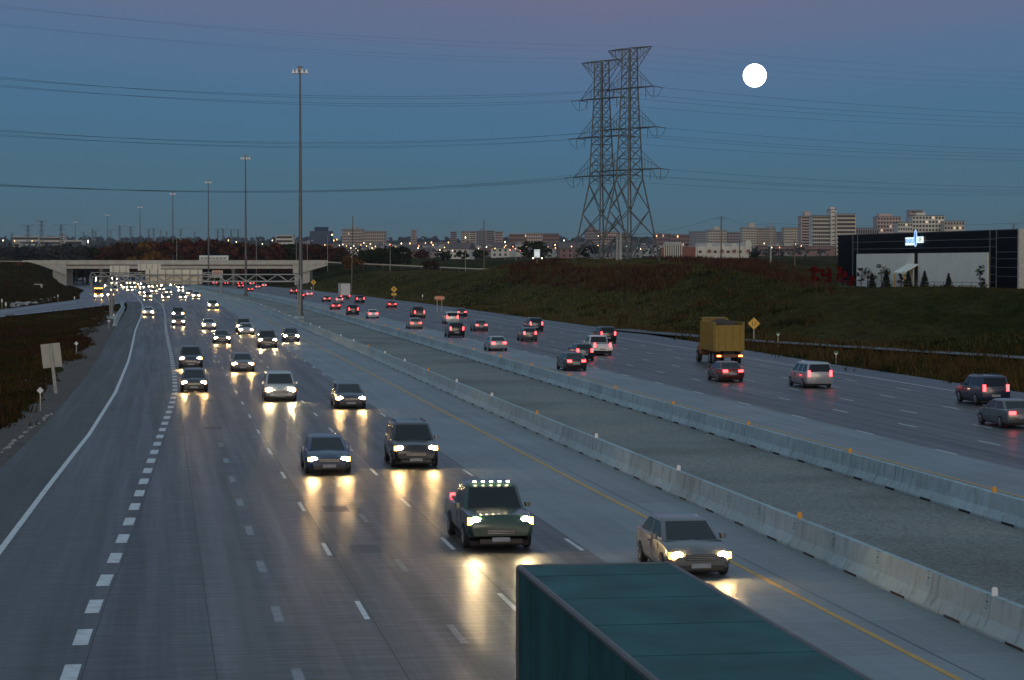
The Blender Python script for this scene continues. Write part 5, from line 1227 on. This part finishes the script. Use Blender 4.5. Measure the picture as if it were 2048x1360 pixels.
def near_building(px, back, top, kind, lab, w=1.0, name='tree'):
    uu = bu(px); n = Vector((BD.y, -BD.x, 0)); pos = BA + BD * uu
    if n.dot(Vector((0, 0, 0)) - pos) < 0: n = -n
    Y = pos.y - 8; pos = Vector((at(px, Y), Y, 0)); g = gh(pos.x, pos.y); Hn = max(1.2, hz(top, Y) - g)
    if kind == 'fir': o = conifer(Hn, Hn * .36, int(px)); 
    else: o = tree(Hn, Hn * .34 * w, M['leaf_' + kind], int(px), leaf=.13, per=20 if w < 1 else 30, ncl=14)
    o.name = 'fir_tree' if kind == 'fir' else name; o.location = (pos.x, pos.y, g); tag(o, lab, 'tree' if name == 'tree' or kind == 'fir' else 'shrub', 'young trees before the black building')
for px, top, lab in ((1744, 545, 'low round fir, leftmost conifer before the black building'), (1772, 538, 'pointed fir left of the leafless sapling'), (1816, 540, 'pointed fir just left of the building entrance'), (1849, 540, 'pointed fir just right of the building entrance'), (1897, 545, 'pointed fir in front of the right wall panel')): near_building(px, 8, top, 'fir', lab)
for px, top, kind, w, lab in ((1735, 520, 'brown', .9, 'thin brown leaved young tree at the left edge of the wall panels'), (1722, 530, 'brown', .8, 'small brown young tree at the corner of the pale wall'), (1763, 528, 'brown', 1.1, 'brown young tree beside the leftmost conifer'), (1802, 535, 'brown', .7, 'almost bare sapling before the left wall panel'), (1960, 530, 'green', .7, 'slim green young tree before the right wall panel'), (1968, 552, 'green', .6, 'short thin sapling right of the slim green tree')): near_building(px, 8, top, kind, lab, w)
for px, top, Y, sc, lab in ((1631, 523, 330, 1, 'scarlet shrub, leftmost of three on the rise left of the black building'), (1652, 529, 332, 1, 'dull red shrub, middle of three left of the black building'), (1680, 524, 326, 1, 'bright scarlet shrub at the corner of the black building'), (1703, 548, 322, 1, 'low red shrub below the glass corner of the black building')):
    X = at(px, Y); g = gh(X, Y); Hn = max(1.0, hz(top, Y) - g); Hn *= .85; o = tree(Hn, Hn * .30, M['leaf_scarlet'], int(px), leaf=.14, per=40, ncl=16); o.name = 'red_shrub'; o.location = (X, Y, g); tag(o, lab, 'shrub', 'red shrubs near the black building')

# ------------------------------------------------------------------ far buildings
def facade(px0, px1, yt, Y, depth, wall, floors, bays, label, cat='apartment block', lit=.0, yaw=0., roof='roof_tar', style='grid', pent=None, group=None, wmat='win_dark', name='apartment_block', frac=(.62, .55)):
    X0, X1 = at(px0, Y), at(px1, Y); g = min(gh(X0, Y), gh(X1, Y)) - 1; H_ = hz(yt, Y) - g; W = X1 - X0
    r = empty(name, ((X0 + X1) / 2, Y, g), yaw); tag(r, label, cat, group)
    MB().box(-W / 2, W / 2, 0, depth, 0, H_).build('wall', wall, r)
    rf = MB().box(-W / 2 - .2, W / 2 + .2, -.2, depth + .2, H_, H_ + .5).build('roof', M[roof], r)
    if pent: MB().box(-W * pent[0] / 2 + W * pent[2], W * pent[0] / 2 + W * pent[2], depth * .3, depth * .7, H_ + .5, H_ + .5 + pent[1]).build('penthouse', wall, rf)
    fh = H_ / floors; bw = W / bays
    for i in range(floors):
        m = MB(); ml = MB(); z = fh * (i + .28)
        if style == 'band' or bays < 6: m.box(-W / 2 + .6, W / 2 - .6, -.12, .0, z, z + fh * frac[1])
        else:
            for k in range(bays):
                x = -W / 2 + bw * (k + .5); (ml if random.random() < lit else m).box(x - bw * frac[0] / 2, x + bw * frac[0] / 2, -.12, 0, z, z + fh * frac[1])
        if m.v: m.build('window_row', M[wmat], r)
        if ml.v: ml.build('lit_window', M['window_lit'], r)
    if style == 'balcony':
        b = MB()
        for i in range(floors): b.box(-W / 2 + .3, W / 2 - .3, -1.4, -.13, fh * i + .05, fh * i + .25); b.box(-W / 2 + .3, W / 2 - .3, -1.4, -1.3, fh * i + .25, fh * i + .85)
        b.build('balconies', wall, r)
    return r
wl = lambda n, c: plain('wall_' + n, c, .8, var=.08, scale=.1)
cream, pink, white_, tan, greyw, brick, mauve = wl('cream', (.58, .51, .41)), wl('pink', (.55, .41, .35)), wl('white', (.66, .63, .55)), wl('tan', (.46, .38, .31)), wl('grey', (.26, .26, .27)), wl('brick', (.25, .15, .13)), wl('mauve', (.30, .25, .26))
G_T = 'far tower blocks on the skyline'
nb = facade(620, 662, 463, 2500, 30, wl('navy', (.02, .045, .10)), 9, 12, 'dark navy glass office block with a stepped top', 'office block', style='band', wmat='sky_glass', pent=(.62, 4.5, 0), name='office_block', frac=(.6, .7), group=G_T)
facade(552, 586, 471, 2200, 22, white_, 5, 8, 'white office block with dark window bands left of the tallest mast', 'office block', style='band', roof='roof_pale', name='office_block', group=G_T)
facade(684, 727, 459, 2800, 25, tan, 8, 14, 'tan hospital like slab, taller left wing', 'apartment block', .04, group=G_T, pent=(.1, 4, .1))
facade(727, 771, 463, 2780, 25, tan, 7, 12, 'tan slab, lower right wing with brick base', 'apartment block', .04, group=G_T)
facade(822, 832.5, 461, 3600, 20, pink, 12, 3, 'lone slim pink tower on the skyline right of the tan slabs', 'tower block', group=G_T)
facade(901, 913, 464, 3300, 20, mauve, 10, 4, 'slim mauve tower left of the skyline cluster', 'tower block', group=G_T)
facade(922, 945, 463, 3000, 24, tan, 10, 7, 'tan block at the left of the skyline cluster', group=G_T)
facade(939, 952, 463, 2900, 20, cream, 10, 4, 'cream block second in the skyline cluster', group=G_T)
facade(951, 975, 462.5, 3050, 24, greyw, 10, 8, 'grey block in the middle of the skyline cluster', group=G_T, pent=(.2, 3, 0))
facade(973, 989, 462, 2950, 22, mauve, 11, 5, 'mauve block behind the lone dark pole', group=G_T)
facade(990, 1006, 464, 3300, 22, pink, 8, 5, 'pink block at the right of the skyline cluster', group=G_T)
facade(1018, 1053, 468, 2500, 30, brick, 5, 10, 'brick block with pale roof line right of the skyline cluster', lit=.05, group=G_T, roof='roof_pale')
facade(1053, 1085, 467, 2800, 30, pink, 6, 9, 'pale pink block above the billboard', group=G_T)
facade(1086, 1118, 468, 2500, 30, brick, 5, 9, 'dark brick block left of the pylons', group=G_T)
facade(1170, 1198, 460, 2700, 25, mauve, 8, 9, 'mauve block seen through the left pylon', group=G_T, pent=(.4, 4, 0))
facade(1196, 1234, 464, 2750, 25, pink, 7, 11, 'pink block seen between the two pylons', group=G_T)
facade(1236, 1260, 466, 2900, 25, mauve, 7, 7, 'mauve block seen through the right pylon', group=G_T)
facade(1308, 1341, 468, 2600, 30, brick, 5, 10, 'brick block just right of the pylons', lit=.04, group=G_T)
facade(1340, 1378, 470, 2400, 30, brick, 5, 11, 'lower brick block right of the pylons', lit=.04, group=G_T)
facade(1380, 1414, 463, 4200, 30, greyw, 8, 8, 'hazy grey blue block between brick and tan blocks', group=G_T)
facade(1415, 1453, 461, 2700, 28, cream, 9, 12, 'cream block behind the tall wooden pole', group=G_T, pent=(.3, 4, 0))
facade(1455, 1483, 465, 3000, 28, mauve, 7, 9, 'mauve block between two cream blocks', group=G_T)
facade(1484, 1513, 456, 2500, 28, cream, 11, 9, 'left half of the tall cream slab behind the pale pole', group=G_T, pent=(.4, 5, .2))
facade(1513, 1551, 457, 2520, 28, tan, 11, 11, 'right half of the tall cream slab behind the pale pole', group=G_T)
facade(1552, 1568, 464, 4200, 28, greyw, 9, 5, 'hazy grey block left of the big apartment tower', group=G_T)
facade(1568, 1606, 456, 2500, 28, cream, 10, 11, 'cream block left of the pink apartment tower', group=G_T)
facade(1602, 1626, 433, 2050, 24, pink, 14, 5, 'pink apartment tower beside the big balcony tower', lit=.05, group=G_T, pent=(.5, 4, .1))
G_A = 'apartment towers above the black building'
facade(1624, 1662, 432, 1800, 20, white_, 11, 9, 'pale apartment slab with dark balconies in rows', style='balcony', group=G_A, frac=(.86, .62))
facade(1661, 1672, 420, 1795, 24, white_, 12, 1, 'plain pale stair tower between two apartment wings', group=G_A, frac=(.1, .2), pent=(.9, 2, 0))
facade(1672, 1711, 429, 1790, 20, cream, 11, 5, 'cream apartment wing with warm windows, left of the gap', lit=.3, group=G_A)
facade(1711, 1757, 457, 1900, 25, greyw, 4, 10, 'low grey block in the gap between the apartment towers', lit=.05, group=G_A)
facade(1754, 1801, 434, 2100, 25, pink, 10, 8, 'pink apartment block left of the white stepped one', lit=.06, group=G_A, pent=(.6, 2.5, -.1))
facade(1795, 1824, 446, 1950, 22, white_, 8, 6, 'lowest left step of the white apartment block', lit=.12, group=G_A)
facade(1820, 1845, 421, 2150, 22, pink, 13, 4, 'pink tower top behind the white stepped block', group=G_A)
facade(1824, 1888, 432, 1960, 22, white_, 10, 10, 'tallest step of the white apartment block', lit=.1, group=G_A, pent=(.3, 2.5, -.2))
facade(1888, 1928, 443, 1940, 22, cream, 8, 7, 'right step of the white apartment block, warm windows', lit=.14, group=G_A)
facade(26, 78, 473, 4000, 30, white_, 3, 14, 'long white low block on the far left skyline', 'warehouse', style='band', roof='roof_pale', group='white blocks on the left skyline', name='warehouse')
facade(80, 128, 474, 3900, 30, cream, 3, 14, 'long cream low block right of the white one on the left skyline', 'warehouse', style='band', roof='roof_pale', group='white blocks on the left skyline', name='warehouse')
facade(122, 129, 469, 3500, 12, white_, 8, 2, 'slim pale tower at the foot of a far pylon', 'tower block', group='white blocks on the left skyline')
facade(130, 165, 481, 3000, 30, white_, 2, 10, 'pale warehouse right of the slim tower on the left', 'warehouse', style='band', roof='roof_pale', group='white blocks on the left skyline', name='warehouse')
facade(28, 40, 485, 2500, 20, cream, 2, 4, 'small pale house low on the left skyline', 'house', group='white blocks on the left skyline', lit=.3, name='house')
# white town houses
def townhouses():
    Y = 1250; r = empty('town_house_row', (at(1328, Y), Y, gh(at(1400, Y), Y))); g = r.location.z; tag(r, 'row of white town houses with arched gables below the skyline', 'town houses'); s = Y / F
    def seg(a, b, t, mat, nm='wall'): return MB().box((a - 1328) * s, (b - 1328) * s, 0, 12, -1, hz(t, Y) - g).build(nm, M[mat] if isinstance(mat, str) else mat, r)
    seg(1328, 1364, 489, white_); seg(1364, 1391, 493, 'brick_red'); seg(1391, 1497, 493, white_); seg(1322, 1327.8, 495, 'brick_red')
    rf = MB().prism([(0, hz(489, Y) - g), (36 * s, hz(489, Y) - g), (34 * s, hz(484, Y) - g), (2 * s, hz(484, Y) - g)], -.4, 12.4).build('roof', M['roof_pale'], r)
    MB().prism([(63 * s, hz(493, Y) - g), (169 * s, hz(493, Y) - g), (166 * s, hz(486, Y) - g), (66 * s, hz(486, Y) - g)], .5, 12.4).build('roof', M['roof_pale'], r)
    for c, t in ((1418, 486), (1443, 487), (1468, 486), (1496, 480)):
        h0 = hz(503, Y) - g; h1 = hz(t, Y) - g; w = 6 * s
        pts = [((c - 1328) * s - w, h0)] + [((c - 1328) * s - w * math.cos(a), h1 - 2 + 2 * math.sin(a)) for a in np.linspace(0, PI, 9)] + [((c - 1328) * s + w, h0)]
        gb_ = MB().prism(pts, -1.2, 0.2).build('gable', white_, r); MB().box((c - 1328) * s - .9, (c - 1328) * s + .9, -1.3, -1.2, hz(505, Y) - g, hz(499, Y) - g).build('window', M['brick_red'], gb_)
    for k in range(8): MB().box((1330 + 4.3 * k - 1328) * s, (1331.8 + 4.3 * k - 1328) * s, -.15, 0, 0.5, hz(490, Y) - g).build('window', M['win_dark'], r)
    for c in (1400, 1430, 1456, 1480): MB().box((c - 1328) * s - .8, (c - 1328) * s + .8, -.15, 0, hz(506, Y) - g, hz(501, Y) - g).build('window', M['win_dark'], r)
townhouses()
# low town: warehouses and houses
def warehouse(wall, roof):
    r = empty('warehouse'); MB().box(-20, 20, -8, 8, -2, 6).build('wall', wall, r); MB().box(-20.3, 20.3, -8.3, 8.3, 6, 6.5).build('roof', M[roof], r)
    MB().box(-18, 18, -8.1, -8, 3.4, 4.6).build('window_row', M['win_dark'], r); m = MB()
    for k in range(4): m.box(-15 + 9 * k, -12 + 9 * k, -8.12, -8, -.5, 2.6)
    m.build('loading_doors', M['sign_rib'], r); MB().box(-6, -2, -3, 1, 6.5, 8).box(7, 9, -2, 2, 6.5, 7.6).build('roof_vents', M['galvanised'], r); return r
def house(wall, roof):
    r = empty('house'); MB().box(-6, 6, -5, 5, -2, 5.2).build('wall', wall, r); MB().prism([(-5.6, 5.2), (5.6, 5.2), (0, 8.6)], -6.4, 6.4, axis='x').build('roof', M[roof], r)
    m = MB()
    for x in (-3.6, 0, 3.6):
        for z in (.8, 3.4): m.box(x - .7, x + .7, -5.1, -5, z, z + 1.3)
    m.build('windows', M['win_dark'], r); MB().box(3, 4, 1, 2, 6, 9.6).build('chimney', M['brick_red'], r); return r
WP = [('grey', warehouse(greyw, 'roof_tar')), ('cream', warehouse(cream, 'roof_pale')), ('white', warehouse(white_, 'roof_pale')), ('mauve', warehouse(mauve, 'roof_tar')), ('brick', warehouse(brick, 'roof_tar'))]
HP = [('white', house(white_, 'roof_tile')), ('tan', house(tan, 'roof_tile')), ('brick', house(brick, 'roof_tile')), ('grey', house(greyw, 'roof_tar'))]
used = set()
def place_low(kind, proto, px, Y, sc):
    o = proto if (kind, proto.name) not in used else copy_tree(proto); used.add((kind, proto.name)); X = at(px, Y); o.location = (X, Y, gh(X, Y)); o.rotation_euler = (0, 0, random.uniform(-.5, .5)); o.scale = (sc * random.uniform(.7, 1.4), sc, sc * random.uniform(.85, 1.2)); return o
for k in range(150):
    c, pr = WP[k % 5]; px = random.uniform(590, 1420) if k < 130 else random.uniform(1500, 1690); Y = random.choice([1750, 1850, 2000, 2300, 2700, 3100, 3600, 4100, 4700]) + random.uniform(-90, 90)
    if 1300 < px < 1520 and Y < 1500: Y += 500
    tag(place_low('w', pr, px, Y, random.uniform(.7, 1.2)), 'low %s walled warehouse in the town below the skyline' % c, 'warehouse', 'low warehouses of the town')
for k in range(170):
    c, pr = HP[k % 4]; px = random.uniform(600, 1330) if k < 150 else random.uniform(60, 220); Y = random.uniform(1380, 4200)
    tag(place_low('h', pr, px, Y, random.uniform(.8, 1.1)), 'small %s gabled house among the far town roofs%s' % (c, '' if px > 300 else ' at the left'), 'house', 'small houses of the town')
def town_lamp(mat):
    r = empty('town_lamp'); MB().tube((0, 0, -1), (0, 0, 9), .12, .08, 5).build('pole', M['concrete_pole'], r); MB().ball((0, 0, 9.3), .42, 8, 5).build('lit_bulb', M[mat], r); return r
LPR = [('amber', town_lamp('lamp_warm')), ('white', town_lamp('lamp_white')), ('reddish', town_lamp('lamp_red'))]
LP = [(x, y, None) for x, y in ((679, 491), (686, 489), (693, 492), (702, 496), (708, 492), (712, 497), (716, 501), (722, 490), (728, 486), (733, 492), (741, 488), (751, 493), (758, 500), (764, 499), (668, 481), (674, 479), (650, 490), (820, 487), (851, 486), (863, 485), (866, 490), (897, 485), (889, 495), (935, 497), (957, 497), (973, 494), (931, 475), (1054, 494), (1128, 481), (1143, 493), (1196, 473), (1253, 492), (1262, 493), (1268, 495), (1275, 496), (1281, 498), (1355, 473), (1313, 472), (1207, 491), (1196, 491), (1528, 487), (1543, 495), (1559, 495), (1602, 492), (584, 488), (525, 488), (457, 481), (473, 484), (545, 481), (30, 482), (65, 482), (92, 494), (7, 481), (177, 483), (1890 - 300, 488), (1010, 484), (880, 500), (905, 501), (838, 492), (780, 489), (792, 494), (803, 487), (815, 499), (990, 497), (1020, 500), (1095, 500), (1110, 490))]
lu = set()
for x, y, _ in LP + [(random.uniform(660, 1200), random.uniform(486, 504), None) for _ in range(18)]:
    Y = random.uniform(1340, 1480); q = random.choices(range(3), [5, 4, 1.6])[0]; c, pr = LPR[q]
    o = pr if q not in lu else copy_tree(pr); lu.add(q); X = at(x, Y); g = gh(X, Y); o.location = (X, Y, g); zz = max(3.0, hz(y, Y) - g); sc = random.uniform(.3, .65); o.scale = (sc, sc, zz / 9.3)
    tag(o, '%s glowing street lamp among the far town roofs' % c, 'street lamp', 'lit street lamps of the far town')
# far-off woods on the skyline and around the town
def woods(name, n, px0, px1, Y0, Y1, hmin, hmax, mat, size, lab):
    rng = np.random.default_rng(len(lab)); cl = []
    for k in range(n):
        Y = rng.uniform(Y0, Y1); px = rng.uniform(px0, px1); X = at(px, Y); g = gh(X, Y); h = rng.uniform(hmin, hmax); cl.append(((X, Y, g + h * .5), (h * .75, h * .75, h * .5)))
    tag(link(name, leaf_mesh(name, cl, 26, size, M[mat], rng)), lab, 'woods', kind='stuff')
woods('far_woods', 520, -120, 2200, 5200, 6600, 6, 13, 'leaf_grey', 3.2, 'dark far off woods along the skyline')
woods('town_woods', 420, -60, 1700, 1500, 3000, 5, 9, 'leaf_grey', 1.2, 'grey trees mingled with the roofs of the far town')
woods('left_woods', 150, -60, 330, 1800, 3000, 8, 13, 'leaf_grey', 1.6, 'bluish far off woods at the left')

# ------------------------------------------------------------------ grass and brush
def tufts(name, pts, hmin, hmax, wid, blades, mat, lab, kind='stuff', cat='grass'):
    rng = np.random.default_rng(len(pts)); n = len(pts) * blades; P_ = np.repeat(np.asarray(pts), blades, 0)
    a = rng.random(n) * 2 * PI; h = (hmin + (hmax - hmin) * rng.random(n) ** 1.5) ; w = wid * (.6 + .8 * rng.random(n)); lean = rng.normal(size=(n, 2)) * (h * .35)[:, None]
    P_ = P_ + np.stack([rng.normal(size=n) * wid * 2, rng.normal(size=n) * wid * 2, np.zeros(n)], 1)
    d = np.stack([np.cos(a), np.sin(a), np.zeros(n)], 1) * w[:, None]; top = P_ + np.stack([lean[:, 0], lean[:, 1], h], 1)
    V = np.stack([P_ - d, P_ + d, top], 1).reshape(-1, 3); V[:, 2] -= .03
    return tag(link(name, np_mesh(name, V, np.arange(3 * n).reshape(-1, 3), M[mat])), lab, cat, kind=kind)
def scatter(n, px0, px1, Y0, Y1, ok, power=1.0):
    rng = np.random.default_rng(n); Y = Y0 * (Y1 / Y0) ** (rng.random(n) ** power); px = rng.uniform(px0, px1, n); X = (px - 1024) * Y / F; o = off(X, Y); k = ok(X, Y, o, px); X, Y = X[k], Y[k]
    return np.stack([X, Y, ground_h(X, Y)], 1)
on_track = lambda o, Y: np.abs(o - np.interp(Y, [150, 199, 244, 271, 285], [66, 55.5, 44, 40.6, 39.2])) < 2.1
rt_ok = lambda X, Y, o, px: (o > pR(Y) + .6) & ~(on_track(o, Y) & (Y < 290)) & ((px + 160 * RNG.random(len(px)) < 1680) | (Y < 235)) & (Y < 880)
tufts('crest_grass', scatter(9000, 1560, 2140, 210, 400, lambda X, Y, o, px: (o > pR(Y) + 20) & ~on_track(o, Y)), .08, .3, .05, 3, 'grass_blades', 'short dark grass on the rise before the black building')
tufts('bank_grass', scatter(44000, 1150, 2120, 140, 560, lambda X, Y, o, px: rt_ok(X, Y, o, px) & (px + 260 * RNG.random(len(px)) > 1420)), .15, .5, .09, 3, 'grass_blades', 'dark autumn grass covering the right bank nearer the black building')
tufts('olive_grass', scatter(60000, 560, 1480, 230, 860, lambda X, Y, o, px: rt_ok(X, Y, o, px) & (px + 260 * RNG.random(len(px)) < 1450)), .15, .55, .14, 3, 'olive_blades', 'olive green grass covering the left part of the right bank')
def clumps(n, px0, px1, Y0, Y1, ok, per, rad):
    c = scatter(n, px0, px1, Y0, Y1, ok); rng = np.random.default_rng(n + 1); q = np.repeat(c, per, 0); q[:, :2] += rng.normal(size=(len(q), 2)) * rad * (.4 + rng.random((len(q), 1))); q[:, 2] = ground_h(q[:, 0], q[:, 1]); return q
tufts('bank_weeds', clumps(230, 1200, 2100, 150, 460, rt_ok, 22, .9), .4, 1.1, .09, 3, 'straw_blades', 'taller tawny weed clumps scattered over the right bank', cat='weeds')
tufts('dark_weeds', clumps(300, 600, 2100, 170, 600, rt_ok, 26, 1.4), .3, .9, .12, 3, 'leaf_green', 'taller dark green weed clumps scattered over the right bank', cat='weeds')
tufts('bank_brush', scatter(16000, 800, 1720, 250, 640, lambda X, Y, o, px: rt_ok(X, Y, o, px) & (o - pR(Y) > 22) & (px + 420 * RNG.random(len(px)) < 1760) & (np.sin(X * .13 + 1) + np.sin(Y * .03 + X * .05) + .7 * np.sin(X * .31) > -.2)), .5, 1.5, .16, 4, 'brush_blades', 'reddish brown brush along the top of the bank', cat='brush')
tufts('verge_straw', scatter(16000, 620, 2120, 140, 520, lambda X, Y, o, px: (o > pR(Y) + .4) & (o < pR(Y) + np.interp(Y, [150, 280, 300, 520], [24, 10, 5, 5])) & ~(on_track(o, Y) & (Y < 290))), .3, 1.1, .07, 4, 'straw_blades', 'dry straw coloured weeds along the foot of the right bank', cat='weeds')
lt_ok = lambda X, Y, o, px: (o < pL(Y) - 1.6 - np.abs(np.sin(Y * .11) + np.sin(Y * .043)) * .8) & ~((X < ramp_r(Y) + 1) & (X > ramp_l(Y) - 1)) & ~((Y > 520) & (X > ramp_l(Y) - 1))
tufts('verge_grass', scatter(26000, -60, 260, 95, 520, lt_ok), .12, .5, .08, 3, 'verge_blades', 'dark grass and weeds on the left verge')
tufts('verge_clumps', clumps(90, -60, 230, 100, 420, lt_ok, 22, .8), .25, .8, .07, 3, 'straw_blades', 'tawny weed clumps on the left verge', cat='weeds')
tufts('mound_grass', scatter(9000, -60, 200, 520, 900, lt_ok), .3, .8, .2, 3, 'verge_blades', 'dark grass on the left embankment by the bridge')
tufts('verge_weeds', scatter(7000, -60, 250, 95, 480, lambda X, Y, o, px: lt_ok(X, Y, o, px) & (np.sin(Y * .07 + X * .2) + np.sin(X * .37) > .5)), .25, .8, .10, 4, 'brush_blades', 'reddish weeds on the left verge', cat='weeds')
# bare soil beside the left shoulder, pale rocks by the ramp
plain('soil', (.085, .07, .055), .95, var=.35, scale=.8)
tag(strip('bare_soil', lambda z: float(pL(z)) - 3.4 - .9 * math.sin(z * .09) - .6 * math.sin(z * .23), lambda z: float(pL(z)) + .05, 60, 420, -.05, M['soil']), kind='structure')
def rocks(n, spots, lab, rmin, rmax, grp):
    for k in range(n):
        a, b = spots[k % (len(spots) - 1)], spots[k % (len(spots) - 1) + 1]; t = random.random(); X, Y = un(a[0] + (b[0] - a[0]) * t, a[1] + (b[1] - a[1]) * t + random.uniform(-3, 3)); q = MB().ball((0, 0, 0), random.uniform(rmin, rmax), 7, 5, .6)
        q.v = [tuple(c * random.uniform(.78, 1.2) for c in v) for v in q.v]; tag(q.build('rock', M['rock'], None, (X, Y, gh(X, Y) + .08), random.uniform(0, 6)), lab, 'rock', grp)
rocks(46, [(22, 612), (50, 607), (78, 602), (108, 598)], 'pale rubble rock beside the ramp at the left', .3, .8, 'pale rocks by the ramp')
rocks(26, [(0, 905), (30, 880), (70, 850), (110, 822)], 'small broken stone at the edge of the left shoulder', .06, .16, 'stones by the left shoulder')
X, Y = un(79, 585); cv = empty('culvert_end', (X, Y, gh(X, Y))); tag(cv, 'small white concrete culvert end on the left embankment', 'culvert'); MB().box(-1.6, .9, -.4, .4, .9, 1.15).box(.35, .9, -.4, .4, -.8, .9).build('headwall', M['bridge_concrete'], cv)
rocks(14, [(938, 779), (960, 775), (985, 771), (1000, 776)], 'piece of broken concrete lying in the gravel median', .07, .16, 'broken concrete in the median')

# ------------------------------------------------------------------ moon and haze
D = 24000.0
dirv = Vector(((1509.5 - 1024) / F, math.cos(PITCH) + (680 - 151) / F * math.sin(PITCH), -math.sin(PITCH) + (680 - 151) / F * math.cos(PITCH)))
mo = MB().ball((0, 0, 0), 23.3 / F * D, 48, 24).build('moon', M['moonlight'], None, Vector((0, 0, HC)) + dirv * D, smooth=True); tag(mo, 'full white moon hanging in the dusk sky right of the pylons', 'moon')
hz_m = bpy.data.materials.new('haze'); hz_m.use_nodes = True; N = hz_m.node_tree.nodes; N.remove(N['Principled BSDF'])
pv = N.new('ShaderNodeVolumePrincipled'); pv.inputs['Color'].default_value = (.80, .88, 1.0, 1); pv.inputs['Density'].default_value = .00004; pv.inputs['Anisotropy'].default_value = .2
hz_m.node_tree.links.new(pv.outputs[0], N['Material Output'].inputs['Volume'])
HAZE = True
if HAZE: tag(MB().box(-11000, 11000, -80, 15600, -6, 190).build('haze', hz_m), kind='stuff')
